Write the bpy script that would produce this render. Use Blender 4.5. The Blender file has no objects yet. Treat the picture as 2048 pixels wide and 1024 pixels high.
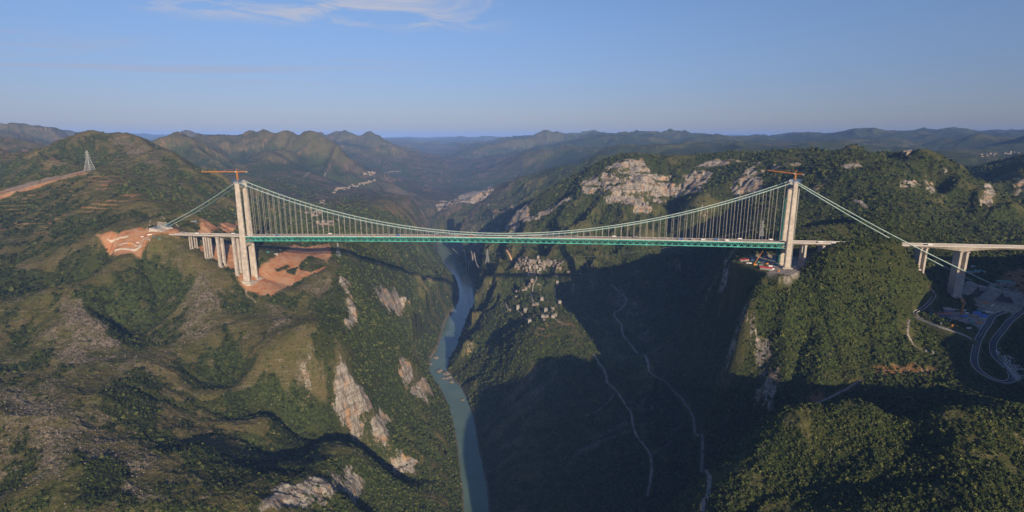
import bpy, bmesh, math, random
import numpy as np
from mathutils import Vector, Matrix

R = math.radians
sc = bpy.context.scene
C = sc.collection
rng = random.Random(7)
nrng = np.random.default_rng(11)

# ------------------------------------------------------------------ camera
CAM_Z = 885.0
PITCH = R(12.42)
FPX = 1076.0                      # focal length in pixels of the 2048 wide photograph
cam_d = bpy.data.cameras.new('camera')
cam = bpy.data.objects.new('camera', cam_d)
C.objects.link(cam)
cam.location = (0, 0, CAM_Z)
cam.rotation_euler = (R(90) - PITCH, 0, 0)
cam_d.sensor_width = 36
cam_d.lens = 36 * FPX / 2048
cam_d.clip_start = 1.0
cam_d.clip_end = 150000
sc.camera = cam

# ------------------------------------------------------------------ light
SUN_EL = R(17.5)
SUN_AZ = math.atan2(0.36, -0.95)  # clockwise from +Y: behind the camera, a little to the right
sun_vec = Vector((math.sin(SUN_AZ) * math.cos(SUN_EL), math.cos(SUN_AZ) * math.cos(SUN_EL), math.sin(SUN_EL)))
sun_d = bpy.data.lights.new('sun', 'SUN')
sun_d.energy = 4.9
sun_d.angle = R(0.5)
sun_d.color = (1.0, 0.79, 0.55)
sun = bpy.data.objects.new('sun', sun_d)
C.objects.link(sun)
sun.rotation_euler = sun_vec.to_track_quat('Z', 'Y').to_euler()
sun.location = (0, 0, 3000)

SKY_LOW, SKY_HIGH = (0.73, 0.70, 0.97), (1.05, 1.12, 1.38)
world = bpy.data.worlds.new('World')
sc.world = world
world.use_nodes = True
wn, wl = world.node_tree.nodes, world.node_tree.links
wn.clear()
w_out = wn.new('ShaderNodeOutputWorld')
w_bg = wn.new('ShaderNodeBackground')
w_sky = wn.new('ShaderNodeTexSky')
w_sky.sky_type = 'NISHITA'
w_sky.sun_disc = False
w_sky.sun_elevation = SUN_EL
w_sky.sun_rotation = SUN_AZ
w_sky.altitude = 900
w_sky.air_density = 1.0
w_sky.dust_density = 1.0
w_sky.ozone_density = 2.0
w_bg.inputs['Strength'].default_value = 0.068
# tint of the hazy evening sky, and thin cloud, both by direction only
def w_node(t, **kw):
    x = wn.new(t)
    for k, v in kw.items(): setattr(x, k, v)
    return x
def w_math(op, a, b=0.0, clamp=False):
    m = w_node('ShaderNodeMath', operation=op, use_clamp=clamp)
    for s_, v in zip(m.inputs, (a, b)):
        if isinstance(v, (int, float)): s_.default_value = v
        else: wl.new(v, s_)
    return m.outputs[0]
def w_range(v, a, b):
    m = w_node('ShaderNodeMapRange', interpolation_type='SMOOTHSTEP'); m.inputs['From Min'].default_value = a; m.inputs['From Max'].default_value = b
    wl.new(v, m.inputs['Value']); return m.outputs['Result']
def w_mix(f, a, b, mode='MIX'):
    m = w_node('ShaderNodeMix', data_type='RGBA', blend_type=mode)
    for s_, v in ((m.inputs[0], f), (m.inputs[6], a), (m.inputs[7], b)):
        if isinstance(v, tuple): s_.default_value = (*v, 1)
        elif isinstance(v, (int, float)): s_.default_value = v
        else: wl.new(v, s_)
    return m.outputs[2]
w_tc = w_node('ShaderNodeTexCoord'); w_sep = w_node('ShaderNodeSeparateXYZ'); wl.new(w_tc.outputs['Generated'], w_sep.inputs[0])
wx_, wy_, wz_ = w_sep.outputs
tint = w_mix(w_range(wz_, 0.0, 0.25), SKY_LOW, SKY_HIGH)
skyc = w_mix(1.0, w_sky.outputs[0], tint, 'MULTIPLY')
# cloud sheet: the direction carried up to a level 1 above
zc = w_math('MAXIMUM', wz_, 0.02)
w_cmb = w_node('ShaderNodeCombineXYZ'); wl.new(w_math('DIVIDE', wx_, zc), w_cmb.inputs[0]); wl.new(w_math('DIVIDE', wy_, zc), w_cmb.inputs[1])
def w_noise(scale, sx, sy, rot, detail=7, dist=0.6):
    mp = w_node('ShaderNodeMapping'); mp.inputs['Scale'].default_value = (sx, sy, 1); mp.inputs['Rotation'].default_value = (0, 0, rot); wl.new(w_cmb.outputs[0], mp.inputs['Vector'])
    t = w_node('ShaderNodeTexNoise'); t.inputs['Scale'].default_value = scale; t.inputs['Detail'].default_value = detail; t.inputs['Roughness'].default_value = .62; t.inputs['Distortion'].default_value = dist
    wl.new(mp.outputs[0], t.inputs['Vector']); return t.outputs['Fac']
azim = w_math('ARCTAN2', wx_, wy_)
bank1 = w_math('MULTIPLY', w_range(w_math('ABSOLUTE', w_math('ADD', azim, 0.33)), 0.42, 0.12), w_math('MULTIPLY', w_range(wz_, 0.165, 0.195), w_range(wz_, 0.34, 0.25)))
c1 = w_math('MULTIPLY', w_range(w_noise(1.5, 1.0, 1.0, .2, 9, .8),   .41, .64), bank1)
bank2 = w_math('MULTIPLY', w_range(wz_, 0.07, 0.10), w_range(wz_, 0.17, 0.12))
c2 = w_math('MULTIPLY', w_range(w_noise(.30, .35, 1.6, .05, 5, .3), .50, .66), w_math('MULTIPLY', bank2, w_range(azim, -0.05, -0.3)))
skyc = w_mix(w_math('MULTIPLY', c2, .5), skyc, (5.4, 4.9, 5.7))
skyc = w_mix(w_math('MULTIPLY', c1, .78), skyc, (6.6, 6.6, 7.4))
wl.new(skyc, w_bg.inputs['Color'])
wl.new(w_bg.outputs[0], w_out.inputs['Surface'])

sc.view_settings.view_transform = 'Standard'
sc.view_settings.look = 'None'
sc.view_settings.exposure = 0.25
sc.view_settings.gamma = 1.0
sc.cycles.max_bounces = 6
sc.cycles.diffuse_bounces = 4
sc.cycles.glossy_bounces = 2
sc.cycles.volume_bounces = 0
sc.cycles.use_denoising = True
# ------------------------------------------------------------------ small tools
def slope_of(py):
    """how far a sight line through image row py falls per metre of forward distance"""
    return math.tan(PITCH + math.atan((py - 512) / FPX))

def ray(px, py):
    u = (px - 1024) / FPX; v = (512 - py) / FPX
    c, s = math.cos(PITCH), math.sin(PITCH)
    return np.array((u, c + v * s, -s + v * c))

def at_y(px, py, Y):
    d = ray(px, py); k = Y / d[1]
    return np.array((d[0] * k, Y, CAM_Z + d[2] * k))

def at_z(px, py, z):
    d = ray(px, py); k = (z - CAM_Z) / d[2]
    return np.array((d[0] * k, d[1] * k, z))

_tab = nrng.random((256, 256)).astype(np.float32)
def vnoise(x, y):
    """smooth value noise in -1..1"""
    xf = np.floor(x); yf = np.floor(y)
    ix = xf.astype(np.int32); iy = yf.astype(np.int32)
    fx = (x - xf).astype(np.float32); fy = (y - yf).astype(np.float32)
    fx = fx * fx * fx * (fx * (fx * 6 - 15) + 10); fy = fy * fy * fy * (fy * (fy * 6 - 15) + 10)
    i0 = ix & 255; i1 = (ix + 1) & 255; j0 = iy & 255; j1 = (iy + 1) & 255
    a = _tab[i0, j0]; b = _tab[i1, j0]; c = _tab[i0, j1]; d = _tab[i1, j1]
    a = a + (b - a) * fx; c = c + (d - c) * fx
    return (a + (c - a) * fy) * 2 - 1

_CR, _SR = math.cos(0.65), math.sin(0.65)
def fbm(x, y, lam, octaves, gain=0.5, spacing=None, ridged=False, seed=0.0, lac=2.03):
    """fractal noise; octaves finer than the local grid spacing fade out"""
    out = np.zeros(x.shape, np.float32); amp = 1.0; tot = 0.0
    X = x + seed * 131.7; Y = y - seed * 77.3
    for _ in range(octaves):
        n = vnoise(X / lam, Y / lam)
        if ridged:
            n = 1.0 - 2.0 * np.abs(n)
        if spacing is not None:
            n = n * np.clip((lam / spacing - 1.6) / 1.6, 0, 1).astype(np.float32)
        out += n * amp; tot += amp
        amp *= gain; lam /= lac
        X, Y = X * _CR - Y * _SR + 37.1, X * _SR + Y * _CR - 11.9
    return out / tot

def sstep(a, b, x):
    t = np.clip((x - a) / (b - a), 0, 1)
    return t * t * (3 - 2 * t)

# ------------------------------------------------------------------ terrain: surveyed points
# (image column, image row, forward distance in metres): the height follows from the sight line
SURVEY = [
 # near left slope
 (-60,1024,700),(100,1000,700),(100,900,800),(100,800,920),(100,700,1090),(100,640,1200),(100,590,1300),(100,555,1420),
 (0,1010,690),(0,850,850),(0,700,1080),(0,600,1290),(30,545,1440),(200,1010,700),(200,900,810),(200,800,930),(210,720,1100),(200,650,1200),(190,610,1260),
 (300,1010,700),(420,1010,715),(520,1015,730),(600,1010,780),(650,975,840),(300,950,770),
 (326,890,880),(430,908,868),(500,936,850),(600,945,862),(670,954,900),
 (330,840,960),(300,780,1020),(300,720,1110),
 # knoll and the gully behind it
 (440,785,1080),(400,800,1045),(540,835,1030),(450,850,1000),(520,890,960),(600,905,975),
 (290,690,1200),(230,650,1250),(170,575,1400),(385,741,1125),(450,790,1110),(520,828,1080),(600,860,1080),(680,880,1100),(760,940,1120),
 # slope under the tower
 (330,640,1290),(350,560,1395),(370,515,1425),(340,500,1450),(400,560,1380),(400,620,1285),(400,680,1195),
 (494,563,1432),(512,548,1475),(540,582,1420),(480,600,1370),(480,640,1290),(480,700,1190),(560,640,1280),(560,720,1140),(500,760,1120),(640,780,1130),(620,640,1330),(600,580,1440),(640,560,1500),
 (600,520,1620),(560,530,1560),(640,500,1720),(540,560,1480),(580,500,1680),(530,510,1560),
 # spine and gorge wall
 (690,490,1740),(688,540,1600),(690,600,1450),(693,650,1340),(697,700,1250),(690,742,1195),(666,790,1145),(672,850,1120),(720,880,1160),(755,870,1190),(780,950,1170),(800,910,1200),
 (760,700,1400),(800,800,1380),(830,700,1600),(850,760,1720),(800,600,2050),(850,600,2450),(760,560,1950),(740,500,2000),(800,520,2300),(860,540,2900),(850,500,3150),(800,490,2650),(760,480,2300),(740,620,1660),(720,560,1720),(740,800,1240),(790,860,1270),
 (700,1000,900),(740,990,960),(690,930,960),(720,1020,880),
 # left shoulder, anchorage, road crest
 (340,476,1500),(300,480,1500),(400,470,1540),(330,440,1570),(400,432,1620),(300,400,1800),(250,370,1980),(180,342,2150),(85,372,2050),(0,386,1950),(-60,400,1900),
 (60,420,1850),(60,460,1700),(60,500,1560),(150,440,1700),(150,500,1530),(200,480,1510),(230,500,1455),(200,540,1400),(250,600,1300),(260,450,1620),(200,400,1850),
 (381,492,1478),(410,509,1474),(440,526,1468),(472,540,1462),(470,480,1660),(440,455,1750),
 # hill behind the pylon
 (245,268,2900),(185,271,2800),(215,276,2840),(272,277,2860),(300,292,2750),(340,310,2650),(370,335,2520),(400,360,2400),(440,400,2200),(470,440,2000),(520,470,1900),
 (240,310,2600),(240,340,2380),(180,300,2650),(140,322,2560),(120,347,2450),(80,321,2500),(110,326,2480),(60,345,2430),(330,360,2200),(380,400,2000),(0,330,2900),(30,350,2500),(160,335,2300),
 (50,291,4200),(20,300,3900),(100,305,4300),(0,312,3300),
 # far left range
 (0,259,7000),(35,258,7200),(70,265,7200),(100,276,7200),(130,266,9500),(175,268,9500),(300,280,9000),(330,272,9000),(385,270,9000),(-80,255,7500),(40,290,6000),
 # massif
 (360,274,4800),(340,288,4700),(410,263,6000),(440,257,6100),(495,252,6200),(525,258,6100),(553,271,6000),(580,262,6000),(600,268,5900),(612,262,5900),(650,277,5800),(700,312,5600),(735,340,5400),
 (690,268,9500),(740,273,9500),(765,287,9000),(650,266,9800),
 (420,330,4500),(500,340,4700),(600,340,4800),(400,350,3900),(520,370,3700),(620,380,4000),(480,400,3000),(500,300,5400),(420,300,5200),(600,305,5400),
 # valley floor
 (560,400,3300),(620,430,2900),(560,450,2350),(640,450,2500),(700,460,2250),(700,400,3800),(720,380,4600),(750,345,6800),(800,360,6500),(800,400,4500),(850,340,8000),(950,340,8500),(880,320,12000),(800,300,14000),(880,281,25000),(800,281,24000),(960,278,24000),
 (780,445,2900),(830,430,3400),(845,450,3850),(870,398,5100),(890,426,4850),(918,392,5700),(935,412,5350),(948,380,6500),(985,364,7400),(985,386,6600),(905,446,4750),(960,408,5500),(900,380,6200),(840,415,4000),
 # right bank and village bench
 (980,580,2900),(1000,520,3500),(1000,560,2800),(1040,520,2900),(1040,540,2650),(1100,530,2550),(1080,600,2100),(1060,640,1900),(1130,620,2050),(1000,600,2350),(1040,700,1720),(960,650,2150),(1050,780,1560),(990,740,1750),(950,705,1990),(980,800,1620),(1080,860,1350),(1150,760,1560),(1000,900,1340),(1100,1000,1120),(960,500,3700),(1020,490,3500),
 (1200,600,2150),(1250,560,2150),(1350,560,2200),(1300,620,1950),(1400,560,2000),(1200,520,2450),(1300,520,2400),(1400,510,2250),(1440,480,2150),(1200,700,1680),(1300,700,1640),(1250,800,1400),(1350,780,1410),(1320,752,1440),(1200,880,1280),(1300,900,1230),(1400,850,1230),(1400,940,1080),(1300,1000,1080),(1200,1000,1110),
 (1440,560,1750),(1425,600,1600),(1530,850,985),(1470,860,1080),
 # cliff hill and platform
 (1460,500,1410),(1478,530,1330),(1480,560,1300),(1490,600,1190),(1490,640,1130),(1520,665,1110),(1545,700,1080),(1552,745,1045),(1562,780,1020),
 (1560,600,1120),(1600,600,1110),(1560,650,1085),(1600,650,1085),(1590,700,1055),(1600,740,1025),(1540,560,1170),(1620,560,1165),(1650,520,1180),(1700,487,1195),(1760,481,1195),(1800,490,1192),
 (1700,560,1140),(1650,620,1090),(1640,680,1045),(1620,740,1005),(1760,560,1140),(1830,540,1175),(1850,570,1165),(1780,620,1085),(1720,640,1070),
 (1573,536,1230),(1520,525,1290),(1602,530,1222),(1545,513,1340),(1500,515,1340),
 # slopes behind the right tower
 (1650,470,1700),(1600,440,1850),(1650,420,1900),(1700,400,1950),(1700,350,2100),(1600,380,2150),(1700,440,1650),(1760,460,1500),(1800,440,1600),(1820,470,1480),(1870,480,1500),(1950,480,1550),(1900,520,1380),(2000,520,1380),(1960,560,1275),(2040,560,1270),(1530,480,1600),(1500,430,2000),(1480,460,1900),
 # anchorage basin, switchback
 (1860,620,1130),(1910,605,1170),(1950,640,1080),(1850,650,1090),(2030,620,1110),(1960,700,1000),(1970,762,940),(2030,765,935),(2020,700,1000),(1900,740,970),(1820,690,1030),(1760,740,1000),(1700,700,1035),(1660,800,960),(1750,785,940),(1880,790,910),(1600,800,960),(2080,700,1010),(2100,640,1100),(1560,815,985),
 # near right hill
 (1570,830,760),(1650,824,745),(1750,822,735),(1850,830,725),(1960,836,725),(2060,840,730),(1500,950,690),(1600,950,680),(1700,950,660),(1700,1024,590),(1560,1024,620),(1900,900,650),(1900,1024,560),(2040,950,610),(1815,900,690),(1830,850,735),(1480,900,760),(1400,960,730),(1360,1024,700),(1440,1020,655),(1520,870,755),
 # cliff mountain
 (1850,299,2300),(1820,310,2320),(1882,332,2250),(1886,370,2150),(1890,420,1950),(1850,350,2150),(1800,350,2100),(1790,400,1850),(1790,309,2500),(1740,313,2500),(1700,301,2500),(1660,308,2550),(1620,303,2600),(1560,303,2700),(1480,309,2800),(1400,311,2900),(1330,321,2900),(1270,318,2850),(1220,336,2850),(1165,366,2850),(1130,392,2900),(1060,435,3000),(1000,470,3150),
 (1180,388,2800),(1250,382,2740),(1300,412,2640),(1200,425,2600),(1150,440,2700),(1250,450,2450),(1350,440,2400),(1100,470,2800),(1200,480,2500),(1300,470,2350),(1400,440,2300),(1450,400,2370),(1480,362,2500),(1520,330,2580),(1400,352,2720),(1350,342,2820),(1380,390,2560),
 # far right valley
 (1900,430,2300),(1960,440,2300),(1940,480,1700),(2040,450,2100),(1975,378,2400),(2040,345,2600),(2040,313,3000),(1990,325,3100),(1950,340,3200),(1900,350,3300),(1915,390,2700),
 # behind the spur
 (1100,400,4200),(1050,400,4500),(1000,420,4300),(960,440,4500),(935,462,4350),(1090,337,5000),(1050,352,4900),(1000,388,4800),(1150,330,4700),(1030,375,5200),(960,415,5400),
 # far hills
 (1000,320,9000),(1100,300,9500),(1180,267,12000),(1250,272,12000),(1345,268,11000),(1100,279,12000),(1000,290,12000),(1450,271,12000),(1450,290,8000),(1600,267,14000),(1650,290,8000),(1750,263,15000),(1750,300,6500),(1920,263,15000),(1920,300,6500),(1920,320,5000),(2040,265,16000),(2040,300,6000),(1500,300,6000),(1300,300,6000),(1200,310,6000),(2120,300,6000),(1050,315,8000),
]
# ground the camera cannot see: (image column, forward distance, height)
HIDDEN = [(245,3700,640),(180,3500,660),(350,3300,600),(420,2900,560),(310,3500,620),(50,5200,640),(0,4600,650),(30,3400,640),(100,3200,640),
 (495,7600,650),(410,7400,650),(600,7200,600),(690,7000,520),(200,7600,640),(330,6800,650),(0,8600,700),(130,11500,700),(330,11000,700),(690,11500,650),(360,5300,700),
 (1270,3500,600),(1165,3450,500),(1400,3700,600),(1600,3400,640),(1700,3300,640),(1850,2900,610),(1790,3000,620),(1060,3600,300),(1000,3750,170),(2040,3700,620),
 (1090,5700,480),(1150,5600,520),(1180,14500,800),(1345,14000,800),(1600,18000,850),(1800,19000,880),(2040,20000,880),(1450,16000,820),
 (1700,1290,600),(1780,1290,580),(1850,1300,560),(1740,1240,620),
 (1380,880,200),(1450,860,300),(1540,900,350),(1650,850,395),(1750,830,420),(1850,820,435),(1960,830,440),
 (690,1030,230),(640,1010,262),(700,1900,505),(640,1900,520),
 (880,30000,800),(400,25000,900),(1500,30000,900),(2000,30000,900),(0,25000,900),(880,44000,800),(100,44000,900),(1900,44000,900)]
WORLD = [(520,1300,330),(490,1190,290),(490,1090,262),(-900,500,330),(-500,500,250),(-250,600,190),(-300,300,230),(-900,0,420),(200,500,300),(300,300,320),(600,300,390),(800,500,450),(1150,600,740),(1350,650,810),(1650,600,830),(1010,560,600),(900,520,470),(1250,250,520),
 (300,0,350),(900,-500,450),(-600,-600,420),(0,-900,100),(2500,-800,600),(-2500,-800,700),(0,-3000,500),(3000,1500,700),(3500,3000,720),(-3000,1500,700),(-2600,2000,720),(0,-12000,800),(12000,0,800),(-12000,0,800),(12000,8000,800),(-12000,8000,800),(1800,1000,640),(2000,1600,600),(-1500,900,480),(-1700,1400,600),(-1900,600,560)]
# the river: column, row, half width in columns; the water stands at height 0
RIVER = [(953,1024,24),(950,980,23.5),(944,940,22),(937,900,19.5),(931,860,20),(925,830,20),(914,800,20.5),(904,780,20),(888,760,18),(877,742,17),(879,720,19),(893,700,19),(899,680,19),(905,660,20),(912,640,20),(924,620,18),(934,600,16),(935,580,16.5),(928,560,14.5),(911,540,15.5),(895,520,14),(887,500,10),(884,485,8)]
riv = [np.array((30, 250, 45.0)), np.array((-10, 600, 40.0)), np.array((-60, 900, 32.0))]
for px, py, w in RIVER:
    p = at_z(px, py, 0.0); q = at_z(px + w, py, 0.0)
    riv.append(np.array((p[0], p[1], q[0] - p[0])))
for px, Y in ():
    riv.append(np.array((at_y(px, 400, Y)[0], Y, 34.0)))
riv.insert(0, np.array((120, -600, 45.0)))
riv = np.array(riv)

pts = [at_y(*s) for s in SURVEY] + [np.array((at_y(px, 400, Y)[0], Y, z)) for px, Y, z in HIDDEN] + [np.array(w, float) for w in WORLD]
for i, (x, y, w) in enumerate(riv):
    a = riv[max(i - 1, 0)]; b = riv[min(i + 1, len(riv) - 1)]
    t = np.array((b[0] - a[0], b[1] - a[1])); t /= np.linalg.norm(t); n = np.array((t[1], -t[0]))
    if y > 7000: continue
    z0 = 0.0 if y < 5000 else (y - 5000) * 0.02
    for k, h in (((-1.05, 4), (1.05, 4), (-2.2, 45), (2.2, 36)) if y < 2000 else ((0, 0), (-2.4, 60), (2.4, 50)) if y < 3300 else ((0, 0),)):
        pts.append(np.array((x + n[0] * w * k, y + n[1] * w * k, z0 + h)))
pts = np.array(pts)

def lp(x, y):
    r = np.hypot(x, y)
    return np.log(np.maximum(r, 1.0)), np.arctan2(x, y)
PA, PB = lp(pts[:, 0], pts[:, 1])
N = len(PA)
def tps_k(d2):
    return -np.sqrt(d2 + 0.03 ** 2)
K = tps_k((PA[:, None] - PA) ** 2 + (PB[:, None] - PB) ** 2) + np.eye(N) * 2.5e-4
Q = np.column_stack((np.ones(N), PA, PB))
M_ = np.block([[K, Q], [Q.T, np.zeros((3, 3))]])
W_ = np.linalg.solve(M_, np.concatenate((pts[:, 2], np.zeros(3))))

# ------------------------------------------------------------------ terrain: polar sheet, fine where the ground is near
az = np.concatenate((np.linspace(-math.pi, -0.95, 70, endpoint=False), np.arange(-0.95, 0.95, 0.0015), np.linspace(0.95, math.pi, 71)))
rr = np.concatenate((np.geomspace(4, 430, 40, endpoint=False), np.geomspace(430, 5200, 1200, endpoint=False), np.geomspace(5200, 46000, 340)))
NA, NR = len(az), len(rr)
ca = np.concatenate((np.linspace(-math.pi, -0.95, 40, endpoint=False), np.linspace(-0.95, 0.95, 440), np.linspace(0.95, math.pi, 41)[1:]))
cl = np.concatenate((np.linspace(math.log(4), math.log(430), 20, endpoint=False), np.linspace(math.log(430), math.log(46000), 760)))
base = np.empty((len(cl), len(ca)), np.float32)
for i0 in range(0, len(cl), 20):
    L, A = np.meshgrid(cl[i0:i0 + 20], ca, indexing='ij')
    L = L.ravel(); A = A.ravel()
    v = tps_k((L[:, None] - PA) ** 2 + (A[:, None] - PB) ** 2) @ W_[:N] + W_[N] + W_[N + 1] * L + W_[N + 2] * A
    base[i0:i0 + 20] = v.reshape(-1, len(ca))
def upsample(grid):
    lr = np.log(rr)
    i = np.clip(np.searchsorted(cl, lr) - 1, 0, len(cl) - 2); f = ((lr - cl[i]) / (cl[i + 1] - cl[i]))[:, None].astype(np.float32)
    j = np.clip(np.searchsorted(ca, az) - 1, 0, len(ca) - 2); g = ((az - ca[j]) / (ca[j + 1] - ca[j]))[None, :].astype(np.float32)
    rows = grid[i] * (1 - f) + grid[i + 1] * f
    return rows[:, j] * (1 - g) + rows[:, j + 1] * g
H = upsample(base)
RR, AZ = np.meshgrid(rr.astype(np.float32), az.astype(np.float32), indexing='ij')
X = RR * np.sin(AZ); Y = RR * np.cos(AZ)
SP = RR * 0.0021                                  # local grid spacing
SP = np.where(RR > 5200, RR * 0.0055, SP)

# distance to the river in half widths and metres
def river_dist(x, y):
    best = np.full(x.shape, 1e9, np.float32); bw = np.full(x.shape, 30.0, np.float32)
    for a, b in zip(riv[:-1], riv[1:]):
        d = b[:2] - a[:2]; l2 = d @ d
        t = np.clip(((x - a[0]) * d[0] + (y - a[1]) * d[1]) / l2, 0, 1)
        q = np.hypot(x - a[0] - t * d[0], y - a[1] - t * d[1]); w = a[2] + (b[2] - a[2]) * t
        m = q - w < best
        best = np.where(m, q - w, best); bw = np.where(m, w, bw)
    return best                                    # metres from the bank, negative in the water
RD = river_dist(X, Y)
# relief: gullies, karst cones far away, and small roughness
calm = np.zeros(X.shape, np.float32)              # 1 where building sites must stay as surveyed
def calm_at(x, y, r0, r1):
    global calm
    calm = np.maximum(calm, 1 - sstep(r0, r1, np.hypot(X - x, Y - y)))
TL = at_y(494, 563, 1432); TR = at_y(1573, 536, 1230)
AX = np.array((TR[0] - TL[0], TR[1] - TL[1])); SPAN = float(np.linalg.norm(AX)); AX /= SPAN; PERP = np.array((-AX[1], AX[0]))
for s in (-250, -200, -150, -100, -50, 0, 50):
    calm_at(TL[0] + AX[0] * s, TL[1] + AX[1] * s, 30, 90)
for s in (0, 60, 120, 180, 330, 430, 500):
    calm_at(TR[0] + AX[0] * s, TR[1] + AX[1] * s, 30, 90)
for px, py, Yd in ((560,530,1560),(620,510,1640),(1910,630,1100),(1990,640,1080),(1970,720,980),(2030,700,1000),(1850,640,1100)):
    p = at_y(px, py, Yd); calm_at(p[0], p[1], 40, 110)

# sharp crests: (column, row, distance) along each ridge, and how steeply its flanks fall
def crest(line, fall, wob, lam, seed, reach=2600, drop=None):
    global H
    P = np.array([at_y(*p) for p in line]); best = np.full(X.shape, -1e9, np.float32)
    x0, y0 = P[:, :2].min(0) - reach; x1, y1 = P[:, :2].max(0) + reach
    ii = np.nonzero((X > x0) & (X < x1) & (Y > y0) & (Y < y1)); qx, qy = X[ii], Y[ii]; top = np.full(qx.shape, -1e9, np.float32)
    rn = fbm(qx, qy, lam, 6, .55, SP[ii], True, seed); r2 = fbm(qx, qy, lam * .35, 4, .55, SP[ii], True, seed + 1)
    for a, b in zip(P[:-1], P[1:]):
        d = b[:2] - a[:2]; t = np.clip(((qx - a[0]) * d[0] + (qy - a[1]) * d[1]) / (d @ d), 0, 1)
        q = np.hypot(qx - a[0] - t * d[0], qy - a[1] - t * d[1]); zc = a[2] + (b[2] - a[2]) * t
        top = np.maximum(top, zc - fall * q * (1 - .28 * rn) + wob * (rn - .35) * np.clip(q / lam, .45, 1) + .3 * wob * (r2 - .3))
    if drop is None: drop = wob * .9
    dmin = np.full(qx.shape, 1e9, np.float32)
    for a, b in zip(P[:-1], P[1:]):
        d = b[:2] - a[:2]; t = np.clip(((qx - a[0]) * d[0] + (qy - a[1]) * d[1]) / (d @ d), 0, 1); dmin = np.minimum(dmin, np.hypot(qx - a[0] - t * d[0], qy - a[1] - t * d[1]))
    h = H[ii] - drop * (1 - sstep(lam * .8, lam * 2.6, dmin)); k = wob * .14; m = np.maximum(h, top); H[ii] = m + k * np.log(np.exp((h - m) / k) + np.exp((top - m) / k)) - k * .12
crest([(360,274,5000),(378,282,5400),(410,262,5900),(425,259,5950),(440,256,6000),(470,258,6050),(482,254,6100),(495,250,6200),(510,252,6150),(525,258,6100),(545,268,6050),(553,270,6000),(565,263,6000),(580,261,6000),(592,266,5950),(600,262,5900),(612,259,5900),(630,267,5850),(650,277,5800),(675,293,5700),(700,311,5600),(728,335,5450)], .72, 130, 300, 81, 2600, 190)
crest([(640,264,9800),(660,268,9700),(690,266,9500),(715,274,9500),(740,271,9500),(765,286,9300)], .6, 120, 420, 83, 2600, 150)
crest([(-60,250,7200),(0,259,7000),(18,262,7000),(38,257,7200),(60,261,7200),(82,264,7200),(100,275,7150),(118,290,7000)], .65, 120, 330, 85, 2600, 170)
crest([(112,272,9500),(130,264,9500),(150,267,9600),(175,267,9500),(195,272,9400)], .5, 80, 500, 86)
crest([(275,283,9000),(300,279,9000),(318,273,9000),(330,276,9000),(352,272,9000),(372,265,9000),(395,272,9000)], .5, 80, 500, 87)
crest([(128,305,2700),(160,284,2780),(185,269,2800),(215,277,2840),(232,270,2880),(245,267,2900),(272,276,2860),(300,291,2750),(340,309,2650),(370,334,2520),(400,360,2400),(440,399,2200)], .62, 26, 170, 88, 1300)
crest([(335,300,4600),(350,280,4700),(362,274,4750),(378,284,4650),(400,305,4400)], .6, 35, 220, 89, 1200)
crest([(1165,366,2850),(1205,343,2850),(1228,333,2850),(1250,324,2850),(1268,317,2850),(1290,322,2870),(1330,320,2900),(1352,311,2920),(1400,310,2900),(1440,307,2850),(1480,308,2800),(1520,306,2750),(1560,301,2700),(1600,304,2620),(1620,302,2600),(1660,307,2550),(1700,300,2500),(1720,303,2500),(1742,312,2500),(1770,306,2500),(1790,309,2500),(1815,308,2350),(1838,299,2300),(1855,298,2300),(1872,306,2300),(1884,332,2250),(1890,370,2150)], .75, 20, 150, 90, 900)
crest([(1962,352,2900),(1990,330,3000),(2020,316,3000),(2040,311,3000),(2080,318,3000)], .6, 30, 200, 91, 900)
crest([(1900,400,2500),(1935,385,2500),(1965,377,2450),(1985,374,2400),(1998,392,2350),(2010,430,2200)], .9, 18, 130, 92, 500)
crest([(1050,352,4900),(1075,342,5000),(1092,336,5000),(1120,338,4950),(1150,330,4700),(1200,322,4500)], .45, 45, 260, 93, 1500)
crest([(1160,271,12000),(1185,265,12000),(1215,270,12000),(1250,271,12000),(1270,267,11500),(1300,273,11500),(1345,266,11000),(1365,273,11000),(1410,272,11500)], .4, 110, 700, 94, 4000)
crest([(1580,270,14000),(1627,263,14000),(1660,268,14000),(1752,261,15000),(1800,267,15000),(1870,268,15000),(1918,261,15000),(1960,266,15500),(2048,261,16000)], .4, 110, 800, 95, 5000)
crest([(960,285,11000),(1000,279,11500),(1040,281,11800),(1090,275,12000),(1130,272,12000)], .4, 100, 600, 96, 3500)

wx = fbm(X, Y, 500, 3, seed=3) * 120; wy = fbm(X, Y, 500, 3, seed=4) * 120
near = 1 - sstep(3500, 7000, RR)
far = sstep(4500, 9000, RR)
bank = sstep(0, 140, RD)
gul = fbm(X + wx, Y + wy, 330, 6, 0.5, SP, True, 5)
H += gul * (19 * np.clip(RR / 1500, .45, 1.15) * near * (1 - 0.92 * calm) * bank)
gul2 = fbm(X + wx * .6, Y + wy * .6, 85, 4, 0.55, SP, True, 6)
H += gul2 * (11 * (1 - sstep(3000, 5000, RR)) * (1 - 0.95 * calm) * sstep(0, 90, RD))
hill = np.maximum(fbm(X, Y, 1500, 5, 0.5, SP, False, 8), -0.5)
H += hill * far * np.clip(RR * 0.016, 0, 210)
cone = np.abs(vnoise(X / 620 + wx / 300, Y / 620 + wy / 300)); cone = (1 - cone) ** 2
mid = sstep(3000, 5000, RR) * (1 - sstep(22000, 36000, RR))
H += (cone - 0.45) * 105 * mid * sstep(500, 700, H) * (0.6 + 0.4 * hill)
rg = fbm(X + wx * 2, Y + wy * 2, 640, 7, 0.58, SP, True, 12)
H += (rg + 0.05) * 78 * sstep(2300, 5000, RR) * sstep(430, 720, H) * (1 - sstep(12000, 24000, RR))
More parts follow.
